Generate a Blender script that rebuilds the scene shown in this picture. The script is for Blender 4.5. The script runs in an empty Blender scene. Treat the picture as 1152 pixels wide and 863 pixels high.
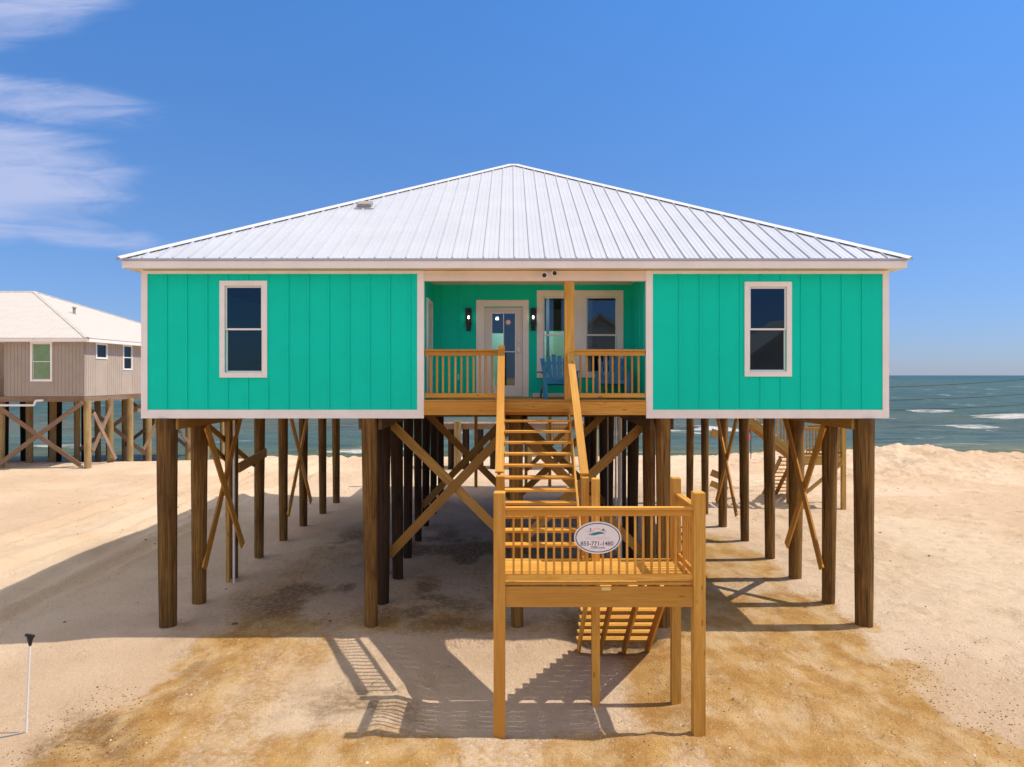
import bpy, math, random
import numpy as np
from mathutils import Vector, Matrix
random.seed(7)
R = math.radians
C = bpy.context.scene.collection
CAMZ = 5.1

# ------------------------------------------------------------------ node helpers
class NT:
    def __init__(s, name):
        s.m = bpy.data.materials.new(name); s.m.use_nodes = True
        s.t = s.m.node_tree; s.t.nodes.clear()
        s.out = s.t.nodes.new('ShaderNodeOutputMaterial')
    def n(s, ty, **kw):
        nd = s.t.nodes.new(ty)
        for k, v in kw.items():
            if k in ('ins',):
                for a, b in v.items(): s.set(nd.inputs[a], b)
            else: setattr(nd, k, v)
        return nd
    def set(s, inp, v):
        if isinstance(v, bpy.types.NodeSocket): s.t.links.new(v, inp)
        elif isinstance(v, tuple) and len(v) == 3 and inp.type == 'RGBA': inp.default_value = (*v, 1)
        else: inp.default_value = v
    def math(s, op, a, b=0.0, clamp=False):
        nd = s.n('ShaderNodeMath', operation=op, use_clamp=clamp)
        s.set(nd.inputs[0], a); s.set(nd.inputs[1], b); return nd.outputs[0]
    def mix(s, f, a, b, mode='MIX'):
        nd = s.n('ShaderNodeMix', data_type='RGBA', blend_type=mode)
        s.set(nd.inputs[0], f); s.set(nd.inputs[6], a); s.set(nd.inputs[7], b); return nd.outputs[2]
    def noise(s, vec, scale, detail=4, rough=.55, dist=0):
        nd = s.n('ShaderNodeTexNoise'); nd.inputs['Scale'].default_value = scale
        nd.inputs['Detail'].default_value = detail; nd.inputs['Roughness'].default_value = rough
        nd.inputs['Distortion'].default_value = dist
        if vec: s.t.links.new(vec, nd.inputs['Vector'])
        return nd.outputs['Fac']
    def ramp(s, f, a, b):
        nd = s.n('ShaderNodeMapRange', interpolation_type='SMOOTHSTEP')
        s.set(nd.inputs[0], f); nd.inputs[1].default_value = a; nd.inputs[2].default_value = b
        return nd.outputs[0]
    def mapping(s, vec, scale=(1, 1, 1), loc=(0, 0, 0), rot=(0, 0, 0)):
        nd = s.n('ShaderNodeMapping'); s.t.links.new(vec, nd.inputs[0])
        nd.inputs[1].default_value = loc; nd.inputs[2].default_value = rot; nd.inputs[3].default_value = scale
        return nd.outputs[0]
    def bsdf(s, color, rough=.6, metal=0, spec=.5, bump=None, bstr=.3, bdist=.01, **kw):
        p = s.n('ShaderNodeBsdfPrincipled')
        s.set(p.inputs['Base Color'], color); s.set(p.inputs['Roughness'], rough)
        s.set(p.inputs['Metallic'], metal); s.set(p.inputs['Specular IOR Level'], spec)
        for k, v in kw.items(): s.set(p.inputs[k], v)
        if bump is not None:
            b = s.n('ShaderNodeBump'); b.inputs['Strength'].default_value = bstr; b.inputs['Distance'].default_value = bdist
            s.set(b.inputs['Height'], bump); s.t.links.new(b.outputs[0], p.inputs['Normal'])
        s.t.links.new(p.outputs[0], s.out.inputs[0]); return p

def mat_wood(name, c0, c1, knot=(.16, .07, .02), rough=.7, knots=1.0, grain=1.0, weather=0):
    s = NT(name); tc = s.n('ShaderNodeTexCoord'); uv = tc.outputs['UV']
    g = s.noise(s.mapping(uv, (1.6, 34, 1)), 1.0, 5, .6, .6)
    g2 = s.noise(s.mapping(uv, (.5, 3.0, 1), (3, 1, 0)), 1.0, 3, .5)
    col = s.mix(s.ramp(g, .3, .72), c0, c1)
    dk = tuple(v*.55 for v in c0)
    col = s.mix(s.math('MULTIPLY', s.ramp(g2, .48, .78), .55*grain), col, dk)
    v = s.n('ShaderNodeTexVoronoi'); s.t.links.new(s.mapping(uv, (2.1, 7.5, 1)), v.inputs['Vector']); v.inputs['Scale'].default_value = 1.0
    v.inputs['Randomness'].default_value = 1
    sc = s.n('ShaderNodeSeparateColor'); s.t.links.new(v.outputs['Color'], sc.inputs[0])
    kn = s.math('MULTIPLY', s.ramp(v.outputs['Distance'], .15, .07), s.math('GREATER_THAN', sc.outputs[0], .45))
    col = s.mix(s.math('MULTIPLY', kn, .8*knots), col, knot)
    g3 = s.noise(s.mapping(uv, (.11, .31, 1), (7, 3, 0)), 1.0, 2, .5)
    col = s.mix(s.math('MULTIPLY', s.ramp(g3, .38, .62), .75), col, tuple(v*k for v, k in zip(c0, (.78, .66, .55))))
    if weather:
        w = s.noise(tc.outputs['Object'], 1.3, 4, .6)
        col = s.mix(s.math('MULTIPLY', s.ramp(w, .45, .7), weather), col, (.30, .25, .20))
    oi = s.n('ShaderNodeObjectInfo')
    hs = s.n('ShaderNodeHueSaturation'); s.t.links.new(col, hs.inputs['Color'])
    mr = s.n('ShaderNodeMapRange'); s.t.links.new(oi.outputs['Random'], mr.inputs[0]); mr.inputs[3].default_value = .82; mr.inputs[4].default_value = 1.12
    s.t.links.new(mr.outputs[0], hs.inputs['Value'])
    s.bsdf(hs.outputs[0], rough, 0, .3, g, .35, .004)
    return s.m

def mat_pile(name, c0, c1, c2):
    s = NT(name); tc = s.n('ShaderNodeTexCoord'); uv = tc.outputs['UV']
    oi = s.n('ShaderNodeObjectInfo')
    off = s.n('ShaderNodeVectorMath', operation='SCALE'); off.inputs[0].default_value = (17, 9, 4); s.t.links.new(oi.outputs['Random'], off.inputs['Scale'])
    ad = s.n('ShaderNodeVectorMath', operation='ADD'); s.t.links.new(uv, ad.inputs[0]); s.t.links.new(off.outputs[0], ad.inputs[1])
    uv = ad.outputs[0]
    g = s.noise(s.mapping(uv, (.8, 30, 1)), 1.0, 6, .65, .8)
    g2 = s.noise(s.mapping(uv, (1.1, 4, 1)), 1.0, 4, .6)
    col = s.mix(s.ramp(g, .3, .7), c0, c1)
    col = s.mix(s.ramp(g2, .45, .75), col, c2)
    cr = s.noise(s.mapping(uv, (1.2, 60, 1), (5, 2, 0)), 1.0, 3, .6)
    col = s.mix(s.math('MULTIPLY', s.ramp(cr, .62, .7), .7), col, (.03, .018, .01))
    hs = s.n('ShaderNodeHueSaturation'); s.t.links.new(col, hs.inputs['Color'])
    mr = s.n('ShaderNodeMapRange'); s.t.links.new(oi.outputs['Random'], mr.inputs[0]); mr.inputs[3].default_value = .75; mr.inputs[4].default_value = 1.15
    s.t.links.new(mr.outputs[0], hs.inputs['Value'])
    s.bsdf(hs.outputs[0], .8, 0, .25, g, .6, .01)
    return s.m

def mat_paint(name, col, rough=.5, var=.1, spec=.4, bscale=90, bstr=.08, metal=0, dirt=None):
    s = NT(name); tc = s.n('ShaderNodeTexCoord'); o = tc.outputs['Object']
    n1 = s.noise(o, 1.7, 5, .6)
    c = s.mix(s.ramp(n1, .3, .7), tuple(v*(1-var) for v in col), tuple(min(1, v*(1+var*.5)) for v in col))
    if dirt:
        n3 = s.noise(s.mapping(o, (9, 9, .8)), 1.0, 5, .65)
        c = s.mix(s.math('MULTIPLY', s.ramp(n3, .5, .8), dirt[1]), c, dirt[0])
    n2 = s.noise(o, bscale, 2, .5)
    r = s.n('ShaderNodeMapRange'); s.t.links.new(n1, r.inputs[0]); r.inputs[3].default_value = rough-.06; r.inputs[4].default_value = rough+.08
    s.bsdf(c, r.outputs[0], metal, spec, n2, bstr, .003)
    return s.m

def mat_glass(name, refl=.12, tint=(.55, .6, .62)):
    s = NT(name)
    tr = s.n('ShaderNodeBsdfTransparent'); tr.inputs[0].default_value = (*tint, 1)
    gl = s.n('ShaderNodeBsdfGlossy'); gl.inputs['Roughness'].default_value = .01; gl.inputs[0].default_value = (.6, .8, 1, 1)
    tc = s.n('ShaderNodeTexCoord')
    b = s.n('ShaderNodeBump'); b.inputs['Strength'].default_value = .02; b.inputs['Distance'].default_value = .02
    s.t.links.new(s.noise(tc.outputs['Object'], 2.0, 1, .4), b.inputs['Height']); s.t.links.new(b.outputs[0], gl.inputs['Normal'])
    fr = s.n('ShaderNodeFresnel'); fr.inputs[0].default_value = 1.5
    f = s.math('ADD', fr.outputs[0], refl, True)
    mx = s.n('ShaderNodeMixShader'); s.t.links.new(f, mx.inputs[0]); s.t.links.new(tr.outputs[0], mx.inputs[1]); s.t.links.new(gl.outputs[0], mx.inputs[2])
    s.t.links.new(mx.outputs[0], s.out.inputs[0]); return s.m

def mat_emit(name, col, st):
    s = NT(name); e = s.n('ShaderNodeEmission'); e.inputs[0].default_value = (*col, 1); e.inputs[1].default_value = st
    s.t.links.new(e.outputs[0], s.out.inputs[0]); return s.m

PINE = mat_wood('new_pine', (.60, .30, .045), (.80, .47, .11), knots=.9)
PINE2 = mat_wood('pine_timber', (.38, .21, .05), (.58, .36, .11), knots=.9)
GREYWOOD = mat_wood('aged_timber', (.24, .155, .10), (.36, .25, .17), knots=.4, weather=.3)
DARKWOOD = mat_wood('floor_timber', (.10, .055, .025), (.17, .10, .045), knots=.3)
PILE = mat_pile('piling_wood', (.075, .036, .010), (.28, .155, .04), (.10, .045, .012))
PILE_O = mat_pile('neighbor_piling_wood', (.28, .19, .08), (.42, .31, .14), (.25, .15, .07))
PILE_D = mat_pile('dark_shaded_piling_wood', (.02, .011, .007), (.06, .034, .016), (.012, .008, .005))  # dark wood; for inner pilings the shade under the house is in the colour
GREEN = mat_paint('teal_siding_paint', (.0, .64, .475), .6, .035, .15)
TRIM = mat_paint('white_trim_paint', (.85, .81, .775), .5, .05, .4, dirt=((.5, .45, .4), .14))
SOFFIT = mat_paint('cream_beadboard', (.80, .69, .58), .55, .05)
WHITE = mat_paint('white_vinyl', (.82, .80, .79), .35, .04)
DOORP = mat_paint('door_paint', (.74, .69, .66), .4, .04)
BLACK = mat_paint('black_metal', (.015, .015, .016), .4, .2)
STEEL = mat_paint('brushed_nickel', (.5, .48, .45), .3, .1, metal=1)
MINT = mat_paint('mint_interior_paint', (.50, .92, .74), .6, .05)
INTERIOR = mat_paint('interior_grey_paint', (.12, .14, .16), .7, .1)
BLUE = mat_paint('blue_plastic', (.008, .21, .45), .35, .1, .5)
GLASS = mat_glass('window_glass', .015)
GLASSP = mat_glass('porch_window_glass', .03, (.85, .9, .9))
BULB = mat_emit('lit_bulb', (1, .93, .8), 8)
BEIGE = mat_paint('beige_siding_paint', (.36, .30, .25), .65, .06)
ROOF2 = mat_paint('cream_metal_roof', (.54, .50, .455), .45, .05)
PVC = mat_paint('white_pvc', (.78, .76, .76), .35, .05)
PINK = mat_paint('pink_cloth', (.85, .10, .20), .7, .1)
GREYPL = mat_paint('grey_plastic', (.3, .29, .28), .6, .1)
CABLE = mat_paint('cable_rubber', (.02, .02, .022), .7, .1)

def mat_roof():
    s = NT('white_standing_seam_metal'); tc = s.n('ShaderNodeTexCoord'); o = tc.outputs['Object']
    n1 = s.noise(o, .9, 5, .6); n3 = s.noise(s.mapping(o, (3.3, .35, .35)), 1.0, 4, .6)
    c = s.mix(s.ramp(n1, .3, .7), (.49, .53, .60), (.53, .57, .64))
    c = s.mix(s.math('MULTIPLY', s.ramp(n3, .5, .75), .35), c, (.45, .485, .55))
    r = s.n('ShaderNodeMapRange'); s.t.links.new(n3, r.inputs[0]); r.inputs[3].default_value = .3; r.inputs[4].default_value = .5
    s.bsdf(c, r.outputs[0], .25, .5, s.noise(s.mapping(o, (6, .8, .8)), 1.0, 2, .5), .15, .01)
    return s.m
ROOF = mat_roof()

# ------------------------------------------------------------------ mesh builder
class MB:
    def __init__(s): s.v = []; s.f = []; s.uv = []
    def quad(s, pts, uvs):
        b = len(s.v); s.v += [tuple(p) for p in pts]; s.f.append(tuple(range(b, b+len(pts)))); s.uv += list(uvs)
    def frame(s, o, ax, ay, az, L, W, T):
        """box centred on axis ax from o over L; half widths along ay, az"""
        o = Vector(o); U = random.uniform(0, 60); V = random.uniform(0, 60)
        P = lambda a, b, c: o + ax*(a*L) + ay*((b-.5)*W) + az*((c-.5)*T)
        b = len(s.v)
        for a in (0, 1):
            for bb in (0, 1):
                for c in (0, 1): s.v.append(tuple(P(a, bb, c)))
        def F(idx, uvs):
            s.f.append(tuple(b+i for i in idx)); s.uv.extend([(U+u, V+v) for u, v in uvs])
        # index = a*4+b*2+c
        F((0, 2, 6, 4), ((0, 0), (0, W), (L, W), (L, 0)))            # c=0
        F((1, 5, 7, 3), ((0, .3), (L, .3), (L, .3+W), (0, .3+W)))       # c=1
        F((0, 4, 5, 1), ((0, .7), (L, .7), (L, .7+T), (0, .7+T)))        # b=0
        F((2, 3, 7, 6), ((0, .9), (0, .9+T), (L, .9+T), (L, .9)))         # b=1
        F((0, 1, 3, 2), ((0, 0), (T*.2, 0), (T*.2, W), (0, W)))         # a=0
        F((4, 6, 7, 5), ((0, 0), (0, W), (T*.2, W), (T*.2, 0)))
    def box(s, x0, x1, y0, y1, z0, z1):
        d = (x1-x0, y1-y0, z1-z0); k = max(range(3), key=lambda i: d[i])
        c = Vector(((x0+x1)/2, (y0+y1)/2, (z0+z1)/2))
        ax = [Vector((1, 0, 0)), Vector((0, 1, 0)), Vector((0, 0, 1))]
        i, j = (k+1) % 3, (k+2) % 3
        o = c - ax[k]*(d[k]/2)
        s.frame(o, ax[k], ax[i], ax[j], d[k], d[i], d[j])
    def plank(s, p0, p1, w, t, nrm):
        p0, p1 = Vector(p0), Vector(p1); ax = (p1-p0); L = ax.length; ax.normalize()
        az = Vector(nrm); az = (az - ax*az.dot(ax)).normalized(); ay = az.cross(ax)
        s.frame(p0, ax, ay, az, L, w, t)
    def cyl(s, p0, p1, r0, r1=None, n=12, wob=0, caps=True, rings=1):
        r1 = r0 if r1 is None else r1
        p0, p1 = Vector(p0), Vector(p1); ax = p1-p0; L = ax.length; ax.normalize()
        t = Vector((1, 0, 0)) if abs(ax.x) < .9 else Vector((0, 1, 0))
        a = ax.cross(t).normalized(); b2 = ax.cross(a); b = len(s.v); U = random.uniform(0, 50)
        ph = [random.uniform(-1, 1)*wob for _ in range(n)]
        for i in range(rings+1):
            f = i/rings; r = r0+(r1-r0)*f; cx = random.uniform(-1, 1)*wob*.5*r
            for k in range(n):
                th = 2*math.pi*k/n; rr = r*(1+ph[k]+random.uniform(-.4, .4)*wob)
                s.v.append(tuple(p0+ax*(L*f)+(a*math.cos(th)+b2*math.sin(th))*rr+a*cx))
        for i in range(rings):
            for k in range(n):
                k2 = (k+1) % n
                s.f.append((b+i*n+k, b+i*n+k2, b+(i+1)*n+k2, b+(i+1)*n+k))
                per = 2*math.pi*r0; u0, u1 = U+L*i/rings, U+L*(i+1)/rings
                s.uv.extend([(u0, per*k/n), (u0, per*(k+1)/n), (u1, per*(k+1)/n), (u1, per*k/n)])
        if caps:
            s.f.append(tuple(b+k for k in range(n-1, -1, -1))); s.uv.extend([(0, 0)]*n)
            s.f.append(tuple(b+rings*n+k for k in range(n))); s.uv.extend([(0, 0)]*n)
    def tube(s, pts, r, n=8):
        for a, b in zip(pts, pts[1:]): s.cyl(a, b, r, r, n)
    def build(s, name, m, parent=None, smooth=False, shift=None, rot=None):
        L = Vector((0, 0, 0)); p = parent
        while p is not None: L = L + p.location; p = p.parent
        me = bpy.data.meshes.new(name)
        me.from_pydata([(x-L.x, y-L.y, z-L.z) for x, y, z in s.v], [], s.f)
        ul = me.uv_layers.new(name='UVMap'); ul.data.foreach_set('uv', [c for q in s.uv for c in q])
        if smooth:
            me.polygons.foreach_set('use_smooth', [True]*len(me.polygons))
            me.set_sharp_from_angle(angle=R(45))
        me.materials.append(m); me.update()
        o = bpy.data.objects.new(name, me); C.objects.link(o); o.parent = parent
        return o

def thing(name, loc, label, cat, group=None):
    o = bpy.data.objects.new(name, None); C.objects.link(o); o.location = loc; o.empty_display_size = .3
    o['label'] = label; o['category'] = cat
    if group: o['group'] = group
    return o
def tag(o, label, cat, group=None):
    o['label'] = label; o['category'] = cat
    if group: o['group'] = group
    return o
def one(fn, name, m, parent=None, **k):
    b = MB(); fn(b); return b.build(name, m, parent, **k)
def bx(name, m, parent, *a):
    b = MB(); b.box(*a); return b.build(name, m, parent)
def wall_holes(b, u0, u1, z0, z1, holes, mk):
    """wall in u,z with rectangular holes; mk(u0,u1,z0,z1) adds a slab"""
    xs = sorted(set([u0, u1]+[h[0] for h in holes]+[h[1] for h in holes]))
    for a, c in zip(xs, xs[1:]):
        zz = [(h[2], h[3]) for h in holes if h[0] < (a+c)/2 < h[1]]
        cur = z0
        for h in sorted(zz):
            if h[0] > cur: mk(a, c, cur, h[0])
            cur = h[1]
        if cur < z1: mk(a, c, cur, z1)

# ------------------------------------------------------------------ numeric noise
def vnoise(x, y, seed=0):
    xi = np.floor(x).astype(np.int64); yi = np.floor(y).astype(np.int64); fx = x-xi; fy = y-yi
    fx = fx*fx*(3-2*fx); fy = fy*fy*(3-2*fy)
    def h(a, b):
        n = (a*374761393 + b*668265263 + seed*1442695041) & 0xffffffff
        n = ((n ^ (n >> 13))*1274126177) & 0xffffffff
        return ((n ^ (n >> 16)) & 0xffff)/65535.0
    return (h(xi, yi)*(1-fx)+h(xi+1, yi)*fx)*(1-fy)+(h(xi, yi+1)*(1-fx)+h(xi+1, yi+1)*fx)*fy
def fbm(x, y, seed=0, oct=4, g=.5):
    t = 0; a = 1; n = 0
    for i in range(oct):
        t = t+a*vnoise(x*2**i+i*17.3, y*2**i-i*9.1, seed+i); n += a; a *= g
    return t/n
def sst(a, b, x):
    t = np.clip((x-a)/(b-a), 0, 1); return t*t*(3-2*t)

def ground_fields(X, Y):
    near = sst(60, 25, np.hypot(X, Y-14))
    z = (fbm(X*.16, Y*.16, 3, 3)-.5)*.16
    z = z + (fbm(X*.7, Y*.7, 5, 3)-.5)*.07*near + (fbm(X*.35+4, Y*.35, 6, 3)-.5)*.34*sst(-8, -10, X)*near - .1*sst(-7.5, -9, X)*sst(20, 15, Y)
    # pad kept near zero around the pilings
    pad = sst(1.5, 0, np.maximum(np.maximum(np.abs(X)-7.6, 0), np.maximum(Y-29, 12.8-Y)))
    z = z*(1-.6*pad)
    # driveway / clay
    wob = (fbm(X*.55, Y*.55, 11, 4)-.5)*2.6
    wob2 = (fbm(X*2.1, Y*1.3, 12, 4)-.5)*1.5
    ex = np.maximum(-6.2-X, X-7.0)
    inside = sst(.55, -.65, ex+wob*.6+wob2*.8)
    inside = inside*sst(24.5, 19.5, Y+wob*1.4+wob2)
    # pale wind-blown sand lying in the middle of the lot
    pit = sst(.5, -.4, np.maximum(np.maximum(-3.4-X, X-2.1), np.maximum(9.75-Y, Y-13.6))+wob*.25)
    blown = sst(.50, .68, fbm(X*.55+3, Y*.28, 21, 5, .55))
    lane = sst(1.3, .3, np.abs(X+3.9+.05*(Y-9)))*sst(14.5, 12, Y)
    clay = inside*(1-.8*pit)*(1-.6*blown)*(1-.5*lane)*(1-.55*sst(13.8, 15, Y)*sst(4.5, 2, X))
    edge = np.exp(-((X+5.9+wob*.5)/.75)**2)*sst(15, 12.5, Y)*inside
    damp_shade = edge*sst(.42, .62, fbm(X*1.5, Y*1.1, 31, 5, .6))*1.3
    trench = np.exp(-(((X+5.9)*.67+(Y-9.7)*.74)/.24)**2-(((X+5.9)*.74-(Y-9.7)*.67)/.85)**2)
    trench = trench + .8*np.exp(-(((X+6.35)*.67+(Y-9.3)*.74)/.2)**2-(((X+6.35)*.74-(Y-9.3)*.67)/.4)**2)
    trench = trench*sst(.2, .5, fbm(X*4, Y*4, 37, 4, .6)); damp_shade = damp_shade+1.5*trench
    damp_shade = damp_shade + 1.3*sst(.48, .64, fbm(X*.55, Y*.4, 33, 5, .6))*inside*sst(13.5, 15, Y)*sst(-7, -4.5, X)*sst(3, -1.5, X)
    damp_shade = damp_shade + 1.1*np.exp(-(((X+1.8)/1.5)**2+((Y-14.6)/1.0)**2))*sst(.35, .6, fbm(X*1.3, Y*1.3, 35, 5, .6))
    damp_shade = damp_shade + .9*np.exp(-(((X+2.3)/1.3)**2+((Y-10.6)/.7)**2))*sst(.35, .6, fbm(X*1.9, Y*1.9, 36, 5, .6))
    hole = np.exp(-(((X-2.0)/.85)**4+((Y-14.0)/1.0)**4)); damp_shade = damp_shade + 1.6*hole  # shade of the pit behind the lower flight put into the soil colour
    z = z - .22*hole
    # hollow below the landing
    rim = np.maximum(np.maximum(-1.6-X, X-2.75), np.maximum(9.62-Y, Y-13.4))+(fbm(X*1.8, Y*1.8, 8, 3)-.5)*.5
    z = z - .13*sst(.15, -.45, rim)
    z = z + .07*np.exp(-((rim-.3)/.22)**2)*sst(.3, .7, fbm(X*4, Y*4, 9, 3))*sst(11.7, 9, Y)
    z = z - .10*trench + .16*trench*(fbm(X*5, Y*5, 38, 3)-.5)
    clod = sst(.6, .8, fbm(X*7, Y*7, 14, 3, .6))
    cz = np.exp(-((rim-.25)/.4)**2)*sst(1, 2.3, X)+edge
    z = z + clod*.055*np.clip(cz, 0, 1)
    for px_ in (-6.97, -2.85, 3.05, 7.12):
        for py_ in (13.82, 15.2, 17.05, 18.9, 20.9, 22.9):
            z = z + .05*np.exp(-(((X-px_)/.3)**2+((Y-py_)/.28)**2))*(.4+fbm(X*3, Y*3, 44, 2))
    # wheel ruts running along Y
    for cx, w, d, y0, y1 in ((-13.4, .3, .11, 60, 9), (-15.0, .3, .11, 60, 9), (-10.6, .25, .10, 60, 9), (-12.1, .25, .09, 60, 9), (-3.4, .16, .018, 15, 8), (-4.7, .16, .02, 15, 8), (3.9, .25, .02, 15, 8), (5.4, .25, .02, 15, 8)):
        c = cx+(fbm(Y*.12, Y*0+cx, 41, 2)-.5)*1.6
        z = z - d*np.exp(-((X-c)/w)**2)*sst(y0, y0-4, Y)
        z = z + d*.7*np.exp(-((np.abs(X-c)-w*1.7)/(w*.6))**2)*sst(y0, y0-4, Y)
    # footprints and lumps in the open sand on the right
    op = sst(6.5, 9, X)*near
    z = z - .05*sst(.62, .78, fbm(X*2.2, Y*2.2, 51, 3))*op
    z = z + .09*sst(.55, .8, fbm(X*1.1, Y*2.4, 52, 4, .6))*op + .09*(fbm(X*2.6, Y*3.2, 53, 4, .65)-.5)*op
    # mound and crest of the beach
    z = z + 1.0*np.exp(-(((X-22.5)/3.6)**2+((Y-38.5)/3.0)**2))*(.7+.6*fbm(X*.9, Y*.9, 61, 4))
    z = z + .45*np.exp(-(((X-29)/4)**2+((Y-36)/3)**2))*fbm(X*.7, Y*.7, 62, 4)*1.6
    z = z + .25*fbm(X*.35, Y*.5, 63, 3)*sst(36, 41, Y)*sst(12, 18, X) + (.55*(fbm(X*.9, Y*1.1, 64, 5, .62)-.5) + .35*np.maximum(fbm(X*2.3, Y*2.6, 66, 3)-.56, 0))*sst(30, 35, Y)*sst(11, 17, X)*sst(60, 45, Y)
    z = z - .35*sst(38, 44, Y)*sst(-14, -22, X)
    z = z - 1.9*sst(42, 54, Y) - 5*sst(54, 140, Y)
    lum = fbm(X*.3, Y*.3, 71, 4)
    return z, np.clip(clay, 0, 1), np.clip(damp_shade, 0, 1), lum

def axis(lo, a, b, hi, step, g=1.12):
    mid = list(np.arange(a, b+1e-6, step)); L = []; x = a; d = step
    while x > lo: d *= g; x -= d; L.append(max(x, lo))
    Rr = []; x = b; d = step
    while x < hi: d *= g; x += d; Rr.append(min(x, hi))
    return np.array(L[::-1]+mid+Rr)

def grid_mesh(name, xs, ys, zf, attrs, m):
    X, Y = np.meshgrid(xs, ys); res = zf(X, Y); Z = res[0]
    n, k = X.shape
    co = np.stack([X.ravel(), Y.ravel(), Z.ravel()], 1)
    i = np.arange(n*k).reshape(n, k)
    q = np.stack([i[:-1, :-1], i[:-1, 1:], i[1:, 1:], i[1:, :-1]], -1).reshape(-1, 4)
    me = bpy.data.meshes.new(name); me.vertices.add(len(co)); me.vertices.foreach_set('co', co.ravel())
    me.loops.add(q.size); me.loops.foreach_set('vertex_index', q.ravel().astype(np.int32))
    me.polygons.add(len(q)); me.polygons.foreach_set('loop_start', (np.arange(len(q))*4).astype(np.int32))
    me.polygons.foreach_set('use_smooth', np.ones(len(q), dtype=bool))
    me.update(calc_edges=True)
    for a, arr in zip(attrs, res[1:]):
        at = me.attributes.new(a, 'FLOAT', 'POINT'); at.data.foreach_set('value', arr.ravel().astype(np.float32))
    me.materials.append(m); me.validate()
    o = bpy.data.objects.new(name, me); C.objects.link(o); return o

def attr(s, name):
    a = s.n('ShaderNodeAttribute', attribute_name=name); return a.outputs['Fac']

def mat_sand():
    s = NT('beach_sand'); tc = s.n('ShaderNodeTexCoord'); o = tc.outputs['Object']
    clay, damp_shade, lum = attr(s, 'clay'), attr(s, 'damp_shade'), attr(s, 'lum')
    n1 = s.noise(o, 1.6, 6, .62); n2 = s.noise(o, 9, 5, .6); n3 = s.noise(o, 70, 3, .6); n4 = s.noise(s.mapping(o, (1, .55, 1)), 1.7, 6, .62)
    sand = s.mix(s.ramp(lum, .3, .7), (.70, .51, .345), (.80, .62, .445))
    sand = s.mix(s.math('MULTIPLY', s.ramp(n1, .5, .75), .35), sand, (.56, .39, .235))
    cl = s.mix(s.ramp(n1, .3, .68), (.64, .385, .13), (.46, .235, .055))
    cl = s.mix(s.math('MULTIPLY', s.ramp(n4, .42, .66), .7), cl, (.78, .57, .33))
    k = s.math('ADD', clay, s.math('MULTIPLY', s.math('SUBTRACT', n2, .5), s.math('MULTIPLY', s.ramp(clay, .0, .25), .9)), True)
    c = s.mix(s.ramp(k, .15, .75), sand, cl)
    dm = s.math('MULTIPLY', damp_shade, s.math('ADD', .4, s.math('MULTIPLY', s.ramp(n2, .3, .6), .6)))
    c = s.mix(s.math('MULTIPLY', dm, .85), c, (.21, .115, .045))
    sp = s.n('ShaderNodeTexVoronoi'); s.t.links.new(o, sp.inputs['Vector']); sp.inputs['Scale'].default_value = 13
    sc = s.n('ShaderNodeSeparateColor'); s.t.links.new(sp.outputs['Color'], sc.inputs[0])
    spk = s.math('MULTIPLY', s.ramp(sp.outputs['Distance'], .14, .08), s.math('GREATER_THAN', sc.outputs[0], .93))
    c = s.mix(s.math('MULTIPLY', spk, .6), c, (.16, .11, .07))
    c = s.mix(s.math('MULTIPLY', s.math('SUBTRACT', n3, .5), 1.0, True), c, (.8, .68, .52))
    n5 = s.noise(o, 26, 4, .7); h = s.math('ADD', s.math('MULTIPLY', n2, .6), s.math('MULTIPLY', n3, .45)); h = s.math('ADD', h, s.math('MULTIPLY', n5, .6))
    c = s.mix(s.math('MULTIPLY', s.ramp(n5, .5, .72), .32), c, (.36, .24, .12)); c = s.mix(s.math('MULTIPLY', s.ramp(n5, .46, .28), .45), c, (.84, .70, .54))
    h = s.math('ADD', h, s.math('MULTIPLY', n1, .8))
    vd = s.n('ShaderNodeTexVoronoi', feature='SMOOTH_F1'); wv = s.n('ShaderNodeVectorMath', operation='ADD'); s.t.links.new(o, wv.inputs[0])
    nv = s.n('ShaderNodeTexNoise'); s.t.links.new(o, nv.inputs['Vector']); nv.inputs['Scale'].default_value = 4; s.t.links.new(nv.outputs['Color'], wv.inputs[1])
    s.t.links.new(wv.outputs[0], vd.inputs['Vector']); vd.inputs['Scale'].default_value = 2.6
    dm2 = s.math('MULTIPLY', s.ramp(vd.outputs['Distance'], .0, .32), s.ramp(s.noise(o, .5, 3, .6), .42, .6))
    h = s.math('ADD', h, s.math('MULTIPLY', dm2, .55))
    s.bsdf(c, .95, 0, .12, h, 1.0, .085)
    return s.m
SAND = mat_sand()
gx = axis(-2500, -15, 30, 2500, .085, 1.06); gy = axis(-900, 8.4, 43, 9000, .085, 1.035)
ground = grid_mesh('ground', gx, gy, ground_fields, ('clay', 'damp_shade', 'lum'), SAND); ground['kind'] = 'structure'
def gz(x, y): return float(ground_fields(np.array([[float(x)]]), np.array([[float(y)]]))[0][0, 0])

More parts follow.
